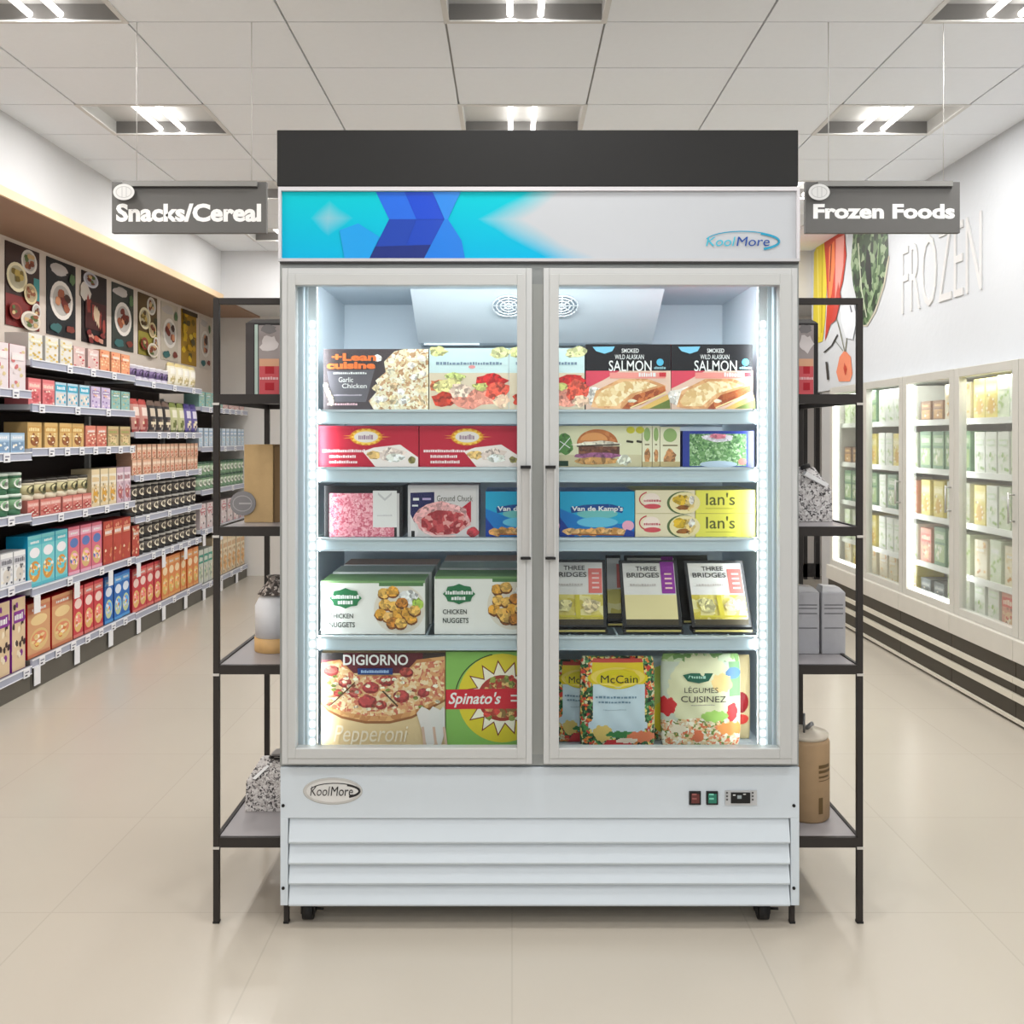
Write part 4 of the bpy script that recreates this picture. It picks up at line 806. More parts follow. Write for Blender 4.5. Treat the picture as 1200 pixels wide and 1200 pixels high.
# kraft jar
z = SZ[3]; cx = XX(944, 2.58); rr = XX(971, 2.58)-cx; zt_ = ZZ(862, 2.58)
t = thing('storage_jar', (cx, 2.58, z), 'brown kraft jar with wire clamp lid on the right rack', 'jar')
mb = MB(); mb.lathe(cx, 2.58, [(rr*.93, z), (rr, z+.006), (rr, zt_-.01), (rr*.93, zt_)], C(166, 138, 104, .6, var=.12, nscale=25)); o = mb.build('body', t)
mb = MB()
for k, (va, vb, al) in enumerate(((.68, .72, .5), (.62, .655, .6), (.56, .585, .45), (.52, .53, .6), (.12, .32, .16))):
    m_ = C(96, 74, 40); n = 8; a0 = -math.pi/2+.25
    for i in range(n):
        t0_, t1_ = a0+al*i/n*1.3, a0+al*(i+1)/n*1.3
        mb.face([(cx+(rr+.0008)*math.cos(t0_), 2.58+(rr+.0008)*math.sin(t0_), z+(zt_-z)*va), (cx+(rr+.0008)*math.cos(t1_), 2.58+(rr+.0008)*math.sin(t1_), z+(zt_-z)*va), (cx+(rr+.0008)*math.cos(t1_), 2.58+(rr+.0008)*math.sin(t1_), z+(zt_-z)*vb), (cx+(rr+.0008)*math.cos(t0_), 2.58+(rr+.0008)*math.sin(t0_), z+(zt_-z)*vb)], m_)
mb.build('printed_mark', o)
mb = MB(); mb.lathe(cx, 2.58, [(rr*.92, zt_+.0003), (rr*.95, zt_+.006), (rr*.95, zt_+.012), (rr*.5, zt_+.016), (rr*.3, zt_+.02)], C(206, 196, 180, .2)); mb.build('lid', t)
mb = MB(); mb.tube((cx, 2.58, zt_+.02), (cx+.012, 2.56, zt_+.04), .006, C(150, 150, 150, .3, .6)); mb.tube((cx-.012, 2.555, zt_+.01), (cx-.012, 2.555, zt_+.07), .003, C(120, 120, 120, .3, .8)); mb.build('wire_clamp', t)

# ------------------------------------------------------------------ left-hand wall shelving
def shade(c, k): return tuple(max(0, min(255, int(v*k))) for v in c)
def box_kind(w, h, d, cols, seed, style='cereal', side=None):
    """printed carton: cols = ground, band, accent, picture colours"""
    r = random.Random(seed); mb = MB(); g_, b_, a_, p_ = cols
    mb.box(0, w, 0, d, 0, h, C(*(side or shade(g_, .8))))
    a = Art(mb, local()); a.rect(.002, .002, w-.002, h-.001, C(*g_))
    if style == 'cereal':
        a.rect(.002, h*.80, w-.002, h*.93, C(*b_)); a.ell(w*.5, h*.66, w*.36, h*.10, C(*a_)); a.text('ooo', w*.25, h*.89, w*.75, h*.83, white, .02) if 0 else a.scrib(w*.2, h*.89, w*.8, h*.84, white, 5)
        a.ell(w*.5, h*.30, w*.40, h*.20, C(*p_)); a.ell(w*.5, h*.33, w*.33, h*.12, C(*shade(b_, 1.1)))
        for i in range(12): a.blob(w*r.uniform(.2, .8), h*r.uniform(.2, .44), w*.09, h*.035, C(*r.choice([(244,206,120),(214,120,60),(250,236,206),p_,a_])), 7)
        a.rect(.002, .002, w-.002, h*.07, C(*b_))
    elif style == 'window':
        a.rect(w*.08, h*.1, w*.92, h*.55, C(*p_)); a.rect(.002, h*.62, w-.002, h*.9, C(*b_)); a.scrib(w*.15, h*.84, w*.85, h*.7, C(*a_), 5)
        for i in range(8): a.blob(w*r.uniform(.15, .85), h*r.uniform(.16, .5), w*.08, h*.06, C(*r.choice([a_, b_, (250,240,220)])), 7)
    elif style == 'plain':
        a.rect(.002, h*.6, w-.002, h*.85, C(*b_)); a.scrib(w*.1, h*.8, w*.9, h*.66, C(*a_), 5); a.ell(w*.5, h*.3, w*.3, h*.2, C(*p_))
        for i in range(16): a.blob(w*r.uniform(.1, .9), h*r.uniform(.06, .58), w*.08, h*.04, C(*r.choice([b_, a_, p_, shade(g_, .7), (246,236,216)])), 7)
    else:
        for i in range(22): a.blob(w*r.uniform(.08, .92), h*r.uniform(.06, .94), w*.1, h*.045, C(*r.choice([b_, a_, p_, g_])), 7)
        a.rect(w*.12, h*.66, w*.88, h*.82, C(*b_)); a.scrib(w*.18, h*.79, w*.82, h*.7, white, 4)
    return mb.mesh('carton')
def cup_kind(w, h, body, band, lid, mark):
    mb = MB(); r = w/2*.95
    mb.lathe(w/2, r, [(r*.86, 0), (r*.9, .002), (r*.93, h*.28)], C(*body), 16); mb.lathe(w/2, r, [(r*.935, h*.281), (r*.97, h*.74)], C(*band), 16); mb.lathe(w/2, r, [(r*.97, h*.741), (r, h*.86)], C(*body), 16); mb.lathe(w/2, r, [(r*1.02, h*.861), (r*1.02, h*.97), (r*.9, h)], C(*lid), 16)
    a = Art(mb, lambda u, v, L: Vector((w/2+r*math.sin(u)*1.0, r-r*(1.0+.004*L)*math.cos(u)-.0012, v)))
    a.poly([(.75*math.cos(t), h*.5+h*.24*math.sin(t)) for t in [2*math.pi*i/14 for i in range(14)]], C(*mark)); a.poly([(.3*math.cos(t), h*.5+h*.10*math.sin(t)) for t in [2*math.pi*i/10 for i in range(10)]], C(*shade(mark, .5)))
    return mb.mesh('cup')
def pouch_kind(w, h, d, base, band, acc, lean=0.0, seed=1):
    r = random.Random(seed); mb = MB(); bm = mb.bm; nx, nz = 8, 12; rows = []
    def sf(u, v, s):
        b = d/2*math.sqrt(max(0, (1-abs(2*u-1)**2.2)*(1-abs(2*v-1)**2.8))); return (w*u+lean*v, d/2-s*b, h*v)
    for s in (1, -1):
        rr_ = [[bm.verts.new(sf(i/nx, j/nz, s)) for i in range(nx+1)] for j in range(nz+1)]
        for j in range(nz):
            for i in range(nx):
                u, v = (i+.5)/nx, (j+.5)/nz
                m = base
                if v > .86 or v < .06: m = acc
                elif .5 < v < .78 and .1 < u < .9: m = band
                elif (u-.5)**2/.12+(v-.28)**2/.03 < 1: m = shade(acc, .9) if r.random() < .6 else (240, 226, 196)
                f = bm.faces.new((rr_[j][i], rr_[j][i+1], rr_[j+1][i+1], rr_[j+1][i])); f.material_index = mb.mi(C(*m, .35)); f.smooth = True
    return mb.mesh('pouch')
ORD = ['first', 'second', 'third', 'fourth', 'fifth', 'sixth', 'seventh', 'eighth', 'ninth', 'tenth', 'eleventh', 'twelfth', 'thirteenth', 'fourteenth', 'fifteenth', 'sixteenth', 'seventeenth', 'eighteenth']
TIER = ['top', 'second', 'third', 'fourth', 'fifth', 'bottom']
BAY = [3.375, 4.645, 5.92, 7.19, 8.44]; BN = ['nearest', 'second', 'third', 'farthest']
GX = -2.43
# bay data: rail height (relative to the eye) per tier and what stands there: (kind key, how many)
K = {}
def kind(key, mesh, w, h, name, desc, cat, group): K[key] = (mesh, w, h, name, desc, cat, group)
def kb_(key, w, h, d, cols, style, desc, side=None, name='carton', cat='food box'): kind(key, box_kind(w, h, d, cols, hash_(key), style, side), w, h, name, desc, cat, desc.replace('box', 'boxes')+' on the left wall shelves')
def hash_(s): return sum(ord(c)*(i+3) for i, c in enumerate(s))
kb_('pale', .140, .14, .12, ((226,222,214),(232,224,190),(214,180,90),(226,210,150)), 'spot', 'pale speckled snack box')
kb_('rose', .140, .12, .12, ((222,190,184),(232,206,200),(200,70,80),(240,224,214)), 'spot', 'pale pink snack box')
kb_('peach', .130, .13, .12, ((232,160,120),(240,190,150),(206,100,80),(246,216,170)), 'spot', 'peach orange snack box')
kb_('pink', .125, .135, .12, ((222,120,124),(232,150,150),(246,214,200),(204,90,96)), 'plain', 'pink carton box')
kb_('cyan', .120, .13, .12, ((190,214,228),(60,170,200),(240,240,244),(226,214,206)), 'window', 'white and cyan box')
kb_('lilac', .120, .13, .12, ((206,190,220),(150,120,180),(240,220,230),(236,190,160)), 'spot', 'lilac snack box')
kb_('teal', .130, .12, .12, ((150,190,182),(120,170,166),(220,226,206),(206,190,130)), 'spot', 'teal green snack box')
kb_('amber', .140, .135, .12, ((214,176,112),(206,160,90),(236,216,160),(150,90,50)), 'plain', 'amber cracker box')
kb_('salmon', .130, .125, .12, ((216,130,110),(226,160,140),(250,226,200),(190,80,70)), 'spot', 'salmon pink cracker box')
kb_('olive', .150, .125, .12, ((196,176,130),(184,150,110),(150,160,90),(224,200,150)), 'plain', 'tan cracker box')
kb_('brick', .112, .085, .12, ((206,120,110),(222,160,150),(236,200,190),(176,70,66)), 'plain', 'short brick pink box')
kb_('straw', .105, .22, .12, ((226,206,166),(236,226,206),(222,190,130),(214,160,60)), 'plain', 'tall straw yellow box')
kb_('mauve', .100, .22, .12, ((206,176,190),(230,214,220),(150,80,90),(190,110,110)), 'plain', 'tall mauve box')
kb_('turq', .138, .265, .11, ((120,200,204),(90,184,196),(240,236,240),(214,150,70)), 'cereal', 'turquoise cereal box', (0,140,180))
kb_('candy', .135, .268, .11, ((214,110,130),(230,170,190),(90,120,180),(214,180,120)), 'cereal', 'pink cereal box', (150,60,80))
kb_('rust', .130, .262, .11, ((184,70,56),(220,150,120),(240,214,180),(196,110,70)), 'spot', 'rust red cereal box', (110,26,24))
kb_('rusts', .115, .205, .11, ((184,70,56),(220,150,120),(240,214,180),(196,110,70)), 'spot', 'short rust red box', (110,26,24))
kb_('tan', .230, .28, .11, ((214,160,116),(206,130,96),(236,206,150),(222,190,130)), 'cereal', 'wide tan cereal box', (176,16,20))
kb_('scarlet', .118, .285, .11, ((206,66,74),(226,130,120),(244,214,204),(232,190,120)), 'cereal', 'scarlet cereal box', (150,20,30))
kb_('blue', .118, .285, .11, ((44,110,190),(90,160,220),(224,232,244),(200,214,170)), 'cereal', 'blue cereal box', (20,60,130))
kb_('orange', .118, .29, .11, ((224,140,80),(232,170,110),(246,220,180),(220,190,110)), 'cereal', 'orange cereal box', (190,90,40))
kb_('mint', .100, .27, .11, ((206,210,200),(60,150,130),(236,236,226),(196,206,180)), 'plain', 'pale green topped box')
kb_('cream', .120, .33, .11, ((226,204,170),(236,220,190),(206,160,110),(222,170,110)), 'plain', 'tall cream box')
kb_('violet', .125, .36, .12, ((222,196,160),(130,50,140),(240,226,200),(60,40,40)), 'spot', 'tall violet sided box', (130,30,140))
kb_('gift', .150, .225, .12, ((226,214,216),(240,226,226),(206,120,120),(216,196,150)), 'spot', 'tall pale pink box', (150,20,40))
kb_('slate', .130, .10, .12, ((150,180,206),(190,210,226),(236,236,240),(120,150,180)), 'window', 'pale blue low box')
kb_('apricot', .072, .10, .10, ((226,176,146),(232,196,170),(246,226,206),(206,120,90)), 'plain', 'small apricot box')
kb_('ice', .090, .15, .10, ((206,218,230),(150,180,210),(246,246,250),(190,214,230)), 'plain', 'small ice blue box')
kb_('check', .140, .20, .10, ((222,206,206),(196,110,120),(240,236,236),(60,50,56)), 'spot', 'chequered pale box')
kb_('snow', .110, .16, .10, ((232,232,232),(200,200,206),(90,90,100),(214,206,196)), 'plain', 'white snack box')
def kc_(key, w, h, body, band, lid, mark, desc): kind(key, cup_kind(w, h, body, band, lid, mark), w, h, 'cup', desc, 'cup', desc+'s on the left wall shelves')
kc_('spotcup', .112, .105, (226,216,190), (206,196,150), (60,56,50), (90,90,60), 'spotted cream cup')
kc_('greencup', .110, .105, (60,110,80), (120,160,120), (214,226,214), (226,230,220), 'green and white cup')
kc_('blackcup', .108, .105, (44,42,42), (96,88,82), (170,166,160), (236,226,204), 'black cup with cream mark')
kc_('whitecup', .100, .10, (214,206,222), (130,110,150), (230,226,232), (70,56,90), 'white and purple cup')
kc_('greenjar', .085, .11, (120,150,120), (170,190,160), (70,96,80), (236,236,226), 'green jar with pale mark')
def kp_(key, w, h, d, *c, desc, lean=0): kind(key, pouch_kind(w, h, d, *c, lean=lean, seed=hash_(key)), w, h, 'pouch', desc, 'pouch', desc.replace('pouch', 'pouches')+' on the left wall shelves')
kp_('redp', .115, .22, .05, (206,150,140), (240,220,210), (176,70,66), desc='rosy leaning snack pouch', lean=-.05)
kp_('olivep', .115, .22, .05, (196,196,150), (236,232,210), (120,130,70), desc='olive leaning snack pouch', lean=-.05)
kp_('darkp', .115, .22, .05, (60,56,58), (214,200,180), (110,90,80), desc='dark leaning snack pouch', lean=-.05)
kp_('purplep', .115, .22, .05, (110,100,160), (226,220,236), (70,60,120), desc='purple leaning snack pouch', lean=-.05)
kp_('creamp', .130, .17, .06, (232,226,206), (244,240,230), (214,196,140), desc='cream snack pouch')
ROWS = {  # bay: [(z, [(key, n), ...], stacked?)]
 0: [(.23, [('gift', 8)], 1), (-.08, [('slate', 9)], 1), (-.387, [('greencup', 11)], 2), (-.725, [('snow', 11)], 1), (-1.156, [('violet', 9)], 1)],
 1: [(.39, [('pale', 3), ('rose', 2), ('peach', 3)], 1), (.165, [('pink', 2), ('cyan', 3), ('lilac', 2), ('teal', 2)], 1), (-.06, [('amber', 4), ('salmon', 2), ('olive', 2)], 1),
     (-.41, [('brick', 6), ('straw', 3), ('mauve', 2)], 1), (-.77, [('turq', 3), ('candy', 3), ('rust', 3)], 1), (-1.13, [('tan', 2), ('scarlet', 3), ('blue', 3)], 1)],
 2: [(.37, [('whitecup', 6), ('creamp', 4)], 1), (.03, [('redp', 2), ('darkp', 3), ('olivep', 2), ('purplep', 2)], 1), (-.25, [('apricot', 15)], 2),
     (-.52, [('blackcup', 10)], 2), (-.78, [('rusts', 1), ('blackcup', 9)], 2), (-1.14, [('scarlet', 4), ('orange', 6)], 1)],
 3: [(.236, [('teal', 4), ('rose', 4)], 1), (-.08, [('ice', 11)], 1), (-.42, [('greenjar', 12)], 2), (-.73, [('check', 7)], 1), (-1.16, [('mint', 3), ('cream', 7)], 1)],
}
TN = {5: ['top', 'second', 'third', 'fourth', 'bottom'], 6: ['top', 'second', 'third', 'fourth', 'fifth', 'bottom']}
gmat = C(92, 86, 80, .5); gback = C(62, 52, 50, .7); railm = C(168, 172, 190, .35); shm = C(196, 196, 200, .4); tagm = C(236, 236, 240, .4)
gb = C(92, 88, 80, .5)
def put(key, X, Dp, Z, rz, label, seen=set()):
    mesh, w, h, name, desc, cat, group = K[key]
    o = bpy.data.objects.new(name, mesh); COL.objects.link(o); o.location = (X, Dp, Z); o.rotation_euler = (0, 0, rz)
    return tag(o, label, cat, group)
tagmesh = None
for b in range(4):
    d0, d1 = BAY[b]+.003, BAY[b+1]-.003
    t = thing('shelving_bay', (-2.6, (d0+d1)/2, 0), 'dark wall shelving bay with white price rails, %s along the left wall' % ['nearest the viewer', 'second', 'third', 'farthest'][b], 'shelving', 'shelving bays along the left wall')
    mb = MB(); mb.box(XL+.005, GX+.004, d0, d1, 0, H+ROWS[b][-1][0]-.03, gb); mb.build('base', t, .002)
    mb = MB(); mb.box(XL+.005, XL+.02, d0, d1, H+ROWS[b][-1][0]-.028, H+ROWS[b][0][0]+.04, gback); mb.build('back_panel', t)
    mb = MB(); mb.box(XL+.021, XL+.05, d0, d0+.03, H+ROWS[b][-1][0]-.028, H+ROWS[b][0][0]+.06, C(226, 224, 222)); mb.build('upright', t)
    for ti, (z, items, st) in enumerate(ROWS[b]):
        zz = H+z; nt = len(ROWS[b])
        mb = MB(); mb.box(XL+.052, GX, d0, d1, zz-.028, zz, shm if ti != nt-1 else gb)
        if ti != nt-1: mb.box(XL+.052, GX-.004, d0, d1, zz-.034, zz-.0285, C(70, 62, 60))
        s = mb.build('shelf', t)
        mb = MB(); mb.box(GX+.0005, GX+.010, d0, d1, zz-.036, zz+.004, railm); mb.box(GX+.010, GX+.013, d0, d1, zz-.002, zz+.004, tagm); mb.box(GX+.010, GX+.013, d0, d1, zz-.038, zz-.034, tagm); mb.build('price_rail', s)
        x = d0+.06+.1*((b*3+ti*5) % 4)
        while x < d1-.08:
            if tagmesh is None:
                mb = MB(); mb.box(0, .004, 0, .055, -.042, .002, tagm); a = Art(mb, lambda u, v, L: Vector((.004+.0004*L, u, v))); a.rect(.008, -.012, .046, -.018, C(120, 120, 140)); a.rect(.008, -.026, .03, -.034, C(70, 70, 80)); tagmesh = mb.mesh('price_tag')
            o = bpy.data.objects.new('price_tag', tagmesh); COL.objects.link(o); o.location = (GX+.0135, x, zz); o.parent = s; o.matrix_parent_inverse = Matrix.Translation(-Vector(t.location)) if 0 else Matrix.Identity(4)
            o.matrix_parent_inverse = Matrix.Identity(4); o.location = (GX+.0135, x, zz); x += .17+.11*((ti+b) % 3)
        if b and ti >= nt-2:
            for q in (.0, .43, .86):
                mb = MB(); y = d0+q+.01; mb.box(GX+.0135, GX+.0165, y, y+.06, zz-.125 if ti == nt-2 else zz-.13, zz-.0385, tagm); mb.build('label_strip', s)
        tot = sum(K[k][1]*n for k, n in items); gap = ((d1-d0-.01)-tot)/sum(n for k, n in items)
        y = d0+.005; idx = 0
        for k, n in items:
            for j in range(n):
                w_ = K[k][1]; desc = K[k][4]; hh = K[k][2]
                if y+w_ > 3.38 and y+w_+gap*.5 < d1+.01:
                    for lv in range(st if K[k][2] < .15 else 1):
                        lab = '%s, %s along the %s shelf, %s left bay' % (desc, ORD[idx], TN[nt][ti], BN[b])
                        if st == 2 and K[k][2] < .15: lab = '%s, %s along the %s shelf, %s left bay, %s layer' % (desc, ORD[idx], TN[nt][ti], BN[b], ('lower', 'upper')[lv])
                        jx = R.uniform(-.004, .004)
                        put(k, GX-.017+jx-(.0), y+max(0, gap)*.5+(.05 if k in ('redp', 'darkp', 'olivep', 'purplep') else 0), zz+.0005+lv*(hh+.0006), math.pi/2, lab)
                    if k == 'brick':
                        put('spotcup', GX-.02, y+max(0, gap)*.5, zz+.0005+hh+.0006, math.pi/2, 'spotted cream cup standing on the %s brick pink box, second left bay' % ORD[j])
                y += w_+gap; idx += 1
# menu posters above the shelving
def poster(d0, d1, z0, z1, bg, seed, label):
    r = random.Random(seed); mb = MB(); mb.box(XL+.001, XL+.006, d0, d1, z0, z1, C(*bg)); a = Art(mb, lambda u, v, L: Vector((XL+.006+.0004*L, d0+(d1-d0)*u, z0+(z1-z0)*(1-v))))
    return mb, a, r
PC = [((60,40,36), 'bowls'), ((26,30,34), 'plate'), ((34,24,26), 'meat'), ((60,66,62), 'plate'), ((96,76,44), 'bowls'), ((206,196,180), 'plate'), ((170,130,30), 'yellow'), ((216,206,196), 'plate')]
for i, (bg, st) in enumerate(PC):
    d0 = 5.03+.447*i; d1 = min(d0+.36, 8.45)
    words_ = ['of bowls on a red cloth', 'of one white plate on black', 'of dark meat slices', 'of a soup bowl and greens', 'of green and brown bowls', 'of a salad bowl on white', 'of bright yellow food', 'of a red stew plate on white'][i]
    mb, a, r = poster(d0, d1, H+.615, H+1.075, bg, 40+i, '')
    def plate(cx, cy, rx, ry, c1=(226,222,214), fc=((120,60,40),(150,90,60),(210,180,130),(90,110,60))):
        a.ell(cx, cy, rx, ry, C(*c1), 20); a.ell(cx, cy, rx*.78, ry*.78, C(*shade(c1, .82)), 20)
        for _ in range(9): a.blob(cx+r.uniform(-.5, .5)*rx, cy+r.uniform(-.5, .5)*ry, rx*.26, ry*.22, C(*r.choice(fc)), 8)
    if st == 'bowls':
        a.rect(.0, .62, 1, 1, C(*((120,36,34) if i == 0 else (150,140,60)))); a.rect(.82, .34, 1, .62, C(70, 150, 150) if i == 0 else C(60, 60, 40)); plate(.68, .16, .24, .15); plate(.3, .40, .3, .18, (236,226,190), ((196,170,90),(130,110,50),(90,70,40))); plate(.68, .56, .2, .13, (226,206,160)); plate(.84, .76, .14, .10); plate(.2, .82, .18, .10, (150,60,50)); plate(.62, .9, .3, .12, (232,222,206))
    elif st == 'plate':
        a.blob(.4, .12, .35, .07, C(196, 190, 186)); plate(.5, .52, .40, .26, (236,230,222), ((120,50,40),(160,90,60),(70,40,30),(214,150,110))); a.blob(.3, .9, .2, .06, C(60, 110, 110)); a.blob(.78, .88, .15, .05, C(130, 60, 50)); a.blob(.85, .2, .1, .08, C(90, 120, 80))
    elif st == 'meat':
        plate(.35, .1, .3, .11, (206,206,214)); a.blob(.1, .3, .2, .12, C(214, 206, 196)); a.rect(.1, .4, .95, .8, C(70, 26, 26))
        for q in range(10): a.blob(.2+.07*q, .45+.03*q, .06, .12, C(*r.choice([(150,60,50),(110,36,34),(214,190,160),(60,24,24)])), 8)
        for q in range(8): a.blob(r.uniform(.1, .8), r.uniform(.8, .97), .1, .04, C(*r.choice([(190,90,70),(206,150,130),(120,40,40)])), 8)
    else:
        for q in range(24): a.blob(r.uniform(.1, .9), r.uniform(.08, .92), .13, .06, C(*r.choice([(222,184,30),(206,160,20),(120,96,20),(236,206,80),(90,80,40)])), 8)
        a.rect(0, 0, 1, .08, C(60, 50, 30))
    o = mb.build('food_poster'); tag(o, 'wall poster %s, %s above the left shelving' % (words_, ORD[i]), 'poster', 'food posters above the left shelving')

# ------------------------------------------------------------------ right-hand freezer run
UX = 2.27; UB = [3.50, 4.11, 4.71, 5.33, 5.93, 6.55]
alu = C(206, 204, 196, .35, .15); grm = C(62, 56, 46, .5); grl = C(214, 208, 192, .4); panel = C(206, 202, 192, .45)
FT, FB = H+.348, H-.905
frost = C(216, 218, 216, .5)
FSH = [.092, -.18, -.445, -.71]
for b in range(5):
    d0, d1 = UB[b]+.002, UB[b+1]-.002
    t = thing('wall_freezer', (UX+.3, (d0+d1)/2, 0), 'glass-door wall freezer, %s along the right wall' % ['nearest the viewer', 'second from the viewer', 'third, with the glowing strip by its far side', 'fourth from the viewer', 'farthest, seen behind the black rack'][b], 'freezer', 'wall freezers along the right aisle')
    mb = MB(); mb.box(UX+.03, 2.90, d0, d1, 0.02, FB-.03, panel); mb.box(2.86, 2.90, d0, d1, FB-.03, FT-.002, frost); mb.box(UX+.03, 2.86, d0, d1, FT-.03, FT-.002, frost); 
    mb.box(UX+.035, 2.86, d0, d1, FB-.0298, FB-.02, frost); mb.build('cabinet', t)
    mb = MB(); mb.box(2.232, UX+.029, d0-.001, d1+.001, H-1.0, FB+.002, panel); mb.build('sill', t, .003)
    if b in (0, 4):
        mb = MB(); yy = d0-.03 if b == 0 else d1; mb.box(UX+.03, 2.90, yy+.002, yy+.028, 0, FT, panel); mb.build('end_panel', t)
    # striped kick grille
    mb = MB(); X = 2.235; z = lambda k: H-X/k
    mb.box(X+.012, X+.06, d0, d1, .004, H-1.0-.0005, grm)
    for ka, kb2 in ((2.083, 2.035), (1.955, 1.905), (1.785, 1.765)): mb.box(X-.003, X+.0118, d0-.001, d1+.001, z(kb2), z(ka), grl)
    mb.build('kick_grille', t)
    # door
    mb = MB(); s = .05
    mb.box(UX-.012, UX+.028, d0, d0+s, FB+.003, FT, alu); mb.box(UX-.012, UX+.028, d1-s, d1, FB+.003, FT, alu)
    mb.box(UX-.012, UX+.028, d0+s, d1-s, FT-.045, FT, alu); mb.box(UX-.012, UX+.028, d0+s, d1-s, FB+.003, FB+.04, alu)
    dr = mb.build('door', t, .002)
    mb = MB(); mb.box(UX+.004, UX+.009, d0+s-.001, d1-s+.001, FB+.039, FT-.044, glass((251, 253, 252), .05)); mb.build('glass_pane', dr)
    mb = MB(); mb.tube((UX-.04, d0+.03, H-.39), (UX-.04, d0+.03, H-.25), .005, C(190, 190, 186, .3, .7)); mb.tube((UX-.04, d0+.03, H-.38), (UX-.0125, d0+.03, H-.38), .004, C(190, 190, 186, .3, .7)); mb.tube((UX-.04, d0+.03, H-.26), (UX-.0125, d0+.03, H-.26), .004, C(190, 190, 186, .3, .7)); mb.build('handle', dr)
    if b in (2, 4):
        mb = MB(); em_ = emis(255, 255, 250, 3.2)
        mb.box(UX-.002, UX+.003, d1-s-.055, d1-s-.001, FB+.045, FT-.05, em_); mb.box(UX-.002, UX+.003, d0+s+.002, d1-s-.056, FB+.041, FB+.058, em_); mb.build('light_strip', dr)
    for q, z_ in enumerate(FSH):
        mb = MB(); mb.box(UX+.075, 2.855, d0+.002, d1-.002, H+z_-.014, H+z_, C(226, 226, 220, .4)); mb.box(UX+.066, UX+.0748, d0+.002, d1-.002, H+z_-.028, H+z_+.004, C(236, 236, 232, .35)); mb.build('shelf', t)
    l = bpy.data.lights.new('case_glow', 'AREA'); l.shape = 'RECTANGLE'; l.size = .03; l.size_y = .5; l.energy = 2.2; l.color = (.97, .99, 1)
    lo = bpy.data.objects.new('case_glow', l); COL.objects.link(lo); lo.location = (UX+.06, (d0+d1)/2, FT-.035); lo.rotation_euler = (0, math.radians(-25), 0); adopt(lo, t)
    mb = MB(); mb.tube((UX+.055, d0+.1, H-.35), (UX+.055, d0+.1, H-.349), .001, frost, 4) if 0 else None
    l = bpy.data.lights.new('case_glow', 'AREA'); l.shape = 'RECTANGLE'; l.size = .012; l.size_y = 1.1; l.energy = 2.4; l.color = (.97, .99, 1)
    lo = bpy.data.objects.new('case_glow', l); COL.objects.link(lo); lo.location = (UX+.034, d0+.05, (FT+FB)/2); lo.rotation_euler = (math.radians(90), 0, math.radians(-25+180)); adopt(lo, t)
def kf(key, w, h, cols, style, desc, side=None): kind(key, box_kind(w, h, .16, cols, hash_(key)+5, style, cols[0]), w, h, 'frozen_carton', desc, 'food box', desc.replace('box', 'boxes')+' in the wall freezers')
kf('fwhite', .10, .205, ((228,230,220),(206,220,190),(150,180,110),(220,222,190)), 'spot', 'white and green frozen box')
kf('flime', .10, .205, ((218,226,200),(230,234,216),(166,192,120),(236,236,214)), 'spot', 'lime green frozen box')
kf('fyellow', .11, .20, ((224,206,110),(234,222,150),(250,240,206),(206,160,40)), 'plain', 'yellow frozen box')
kf('fpink', .13, .19, ((222,176,176),(206,120,130),(240,226,220),(196,206,170)), 'window', 'pink frozen box')
kf('fcream', .12, .19, ((232,222,196),(226,206,160),(236,190,110),(206,150,90)), 'spot', 'cream frozen box')
kf('fgreen', .13, .21, ((110,146,116),(150,180,140),(226,230,216),(170,190,140)), 'window', 'dark green frozen box')
kf('fbrown', .12, .11, ((130,96,70),(160,120,90),(226,190,130),(196,150,90)), 'window', 'low brown frozen box')
kf('fred', .13, .19, ((214,150,130),(206,90,80),(240,220,200),(226,190,150)), 'plain', 'coral frozen box')
kf('fgrey', .12, .12, ((120,126,130),(150,156,160),(216,216,216),(96,100,104)), 'plain', 'low grey frozen box')
FR = {0: [['fcream','fpink','fwhite','flime','fyellow'], ['fbrown','fbrown','fbrown','fbrown'], ['fwhite','fwhite','flime','fwhite','flime'], ['fcream','fcream','flime','fcream'], ['fred','fcream','fred','fwhite']],
 1: [['fpink','fwhite','flime','fyellow','fyellow'], ['fwhite','flime','fwhite','fwhite','fwhite'], ['fwhite','flime','flime','fwhite','fyellow'], ['fcream','fcream','flime','fcream'], ['fred','fred','fwhite','fwhite']],
 2: [['fcream','fcream','fbrown','fbrown'], ['fgreen','fgreen','fgreen','fgreen'], ['fwhite','fwhite','fyellow','fyellow'], ['flime','flime','fgreen','fred'], ['fwhite','flime','fgrey','fgrey']],
 3: [['fwhite','flime','fwhite','fwhite','fwhite'], ['fwhite','fwhite','fyellow','fwhite','fwhite'], ['fred','fwhite','fgreen','fwhite'], ['fwhite','flime','fwhite','fwhite','fwhite'], ['fyellow','fyellow','fcream','fcream']],
 4: [['fgreen','fgreen','flime','flime'], ['fyellow','fcream','fbrown','fbrown'], ['fgreen','fgreen','fgreen','fgreen'], ['fyellow','fyellow','flime','flime'], ['fcream','fyellow','fyellow','fcream']]}
FN = ['nearest', 'second', 'third', 'fourth', 'farthest']
for b, tiers in FR.items():
    d0, d1 = UB[b]+.01, UB[b+1]-.01
    for q, row in enumerate(tiers):
        z_ = H+([FSH[0], FSH[1], FSH[2], FSH[3]]+[FB-.02-H])[q]
        tot = sum(K[k][1] for k in row); gap = (d1-d0-tot)/len(row); y = d0
        for i, k in enumerate(row):
            w_ = K[k][1]
            put(k, UX+.082+R.uniform(0, .004), y+w_+gap*.5, z_+.0006, -math.pi/2, '%s, %s along the %s shelf, %s right freezer' % (K[k][4], ORD[i], TN[5][q], FN[b]))
            y += w_+gap

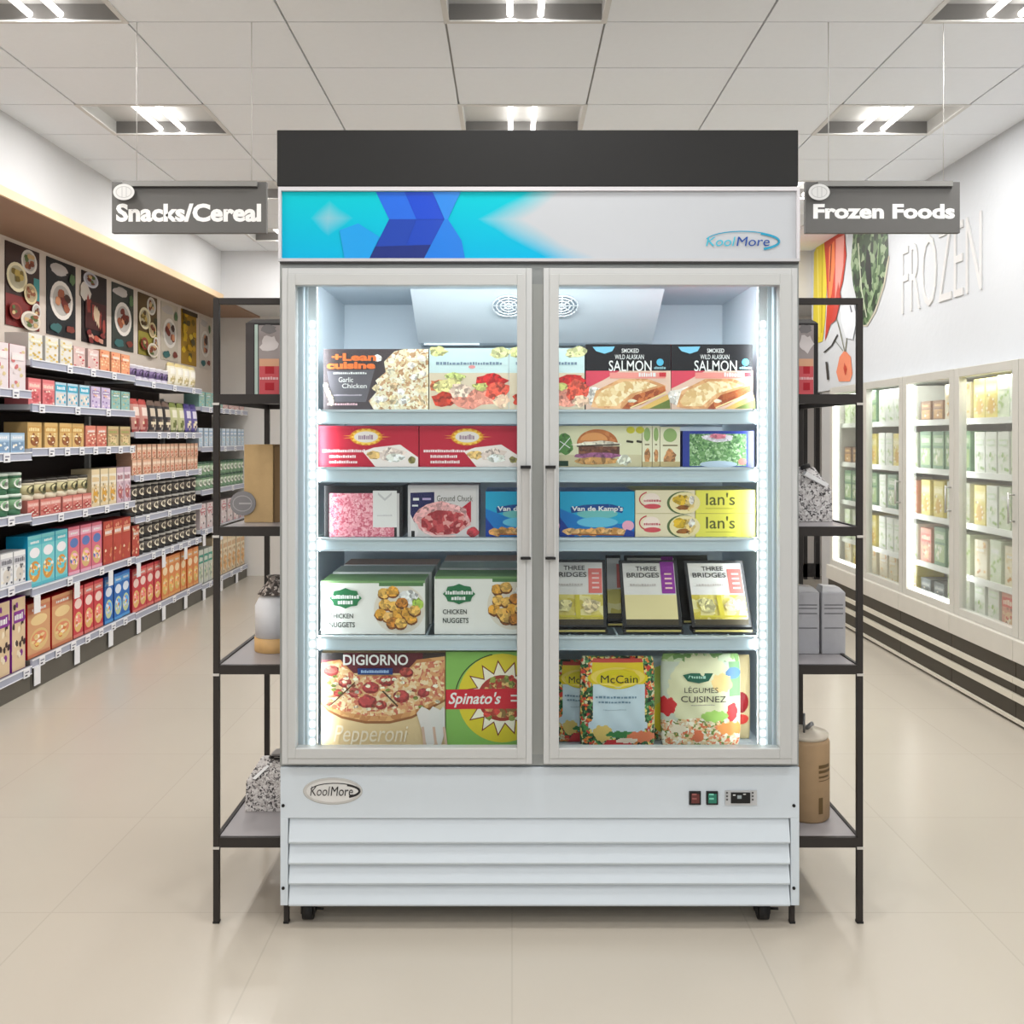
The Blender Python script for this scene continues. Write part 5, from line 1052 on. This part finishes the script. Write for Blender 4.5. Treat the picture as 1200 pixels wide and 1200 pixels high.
# wall lettering and the vegetable mural
mb = MB(); vs_, ps_ = glyphs('FROZEN', -.012)
def wp(t_, v, x): 
    dd = 5.66+(4.70-5.66)*t_; return Vector((x, dd, H+.75+(1.16-.75)*v))
bmm = mb.bm
fm_ = C(214, 213, 212, .8)
for p_ in ps_:
    fr_ = [wp(vs_[i][0], vs_[i][1], XR-.008) for i in p_]; mb.face(fr_, fm_)
def loops(ps):
    cnt = {}
    for p in ps:
        for a_, b_ in zip(p, p[1:]+p[:1]): cnt[(min(a_, b_), max(a_, b_))] = cnt.get((min(a_, b_), max(a_, b_)), 0)+1
    return [e for e, c in cnt.items() if c == 1]
for a_, b_ in loops(ps_):
    mb.face([wp(*vs_[a_], XR-.008), wp(*vs_[b_], XR-.008), wp(*vs_[b_], XR-.0005), wp(*vs_[a_], XR-.0005)], fm_)
tag(mb.build('wall_lettering'), 'large raised white FROZEN letters on the grey right wall', 'wall lettering')
mb = MB()
def wallpx(u, v, L):
    dd = (XR-.003)*F/(u-CX); return Vector((XR-.003-.0006*L, dd, H-(v-HY)*dd/F))
a = Art(mb, wallpx)
a.poly([(954,296),(960,284),(968,280),(969,330),(967,375),(964,400),(958,402),(953,380)], C(226, 206, 60)); a.line([(958, 292), (960, 395)], 1.2, C(240, 226, 120)); a.line([(964, 286), (963, 390)], 1, C(196, 170, 30))
a.poly([(966,282),(980,272),(990,272),(992,300),(988,330),(980,360),(972,385),(967,400),(970,350),(968,310)], C(196, 66, 50)); a.poly([(972,290),(978,282),(979,310),(975,345),(971,360)], C(232, 130, 80)); a.poly([(980,280),(990,275),(989,310),(984,340),(979,350)], C(222, 150, 140)); a.poly([(983,330),(978,360),(974,380),(980,375),(986,350)], C(190, 70, 60))
a.line([(975, 286), (973, 330)], 1, C(120, 30, 24))
o = mb.build('vegetable_mural'); tag(o, 'flat mural of yellow and red peppers on the far right wall', 'mural')
mb = MB(); a = Art(mb, wallpx)
grn = food([(70,100,60),(110,136,96),(50,76,46),(150,170,134),(36,50,34)], 22)
a.poly([(1040,272),(1041,300),(1036,330),(1028,355),(1018,378),(1012,382),(1006,360),(1000,335),(997,310),(1000,272)], grn)
a.poly([(1016,290),(1020,300),(1022,330),(1019,340),(1014,315)], C(30, 34, 30)); a.line([(1042, 300), (1036, 335), (1026, 365), (1016, 382), (1010, 381)], 1.4, C(214, 206, 186)); a.line([(1006, 285), (1010, 340), (1016, 372)], 1.2, C(196, 206, 180)); a.line([(1030, 285), (1028, 330), (1020, 360)], 1, C(150, 176, 130))
o = mb.build('vegetable_mural'); tag(o, 'flat mural of dark green kale leaves on the right wall', 'mural')
mb = MB(); a = Art(mb, wallpx)
a.poly([(984,418),(990,410),(997,418),(999,438),(996,447),(983,447),(980,436)], C(232, 140, 106)); a.line([(990, 412), (984, 386), (980, 372)], 1, C(120, 120, 100)); a.line([(991, 412), (993, 390), (990, 372)], .9, C(120, 120, 100)); a.line([(988, 411), (978, 398)], .8, C(90, 100, 80)); a.line([(966, 413), (975, 405), (982, 392)], 1.5, C(50, 48, 46)); a.poly([(990,425),(993,432),(991,440),(989,432)], C(190, 70, 50)); a.line([(969, 424), (971, 445)], 2.5, C(60, 56, 54))
a.poly([(986,360),(1000,352),(1005,372),(1000,398),(992,396),(986,376)], C(226, 230, 236)); a.line([(997, 358), (999, 366)], 1.5, C(110, 110, 120))
o = mb.build('vegetable_mural'); tag(o, 'flat mural of an orange root with thin stalks on the right wall', 'mural')
# ------------------------------------------------------------------ camera, world
cam = bpy.data.cameras.new('camera'); co = bpy.data.objects.new('camera', cam); COL.objects.link(co)
co.location = (0, 0, H); co.rotation_euler = (math.radians(90), 0, 0)
cam.sensor_width = 36; cam.lens = 36*F/1200; cam.shift_y = (HY-600)/1200; cam.clip_start = .05
sc.camera = co
w = bpy.data.worlds.new('world'); sc.world = w; w.use_nodes = True
w.node_tree.nodes['Background'].inputs[0].default_value = (.95, .97, 1, 1); w.node_tree.nodes['Background'].inputs[1].default_value = .85
vs = sc.view_settings; vs.view_transform = 'Standard'; vs.look = 'None'; vs.exposure = -0.18; vs.gamma = 1; vs.use_curve_mapping = False
sc.cycles.use_denoising = True; sc.cycles.max_bounces = 8; sc.cycles.diffuse_bounces = 4; sc.cycles.transparent_max_bounces = 12; sc.cycles.sample_clamp_indirect = 6
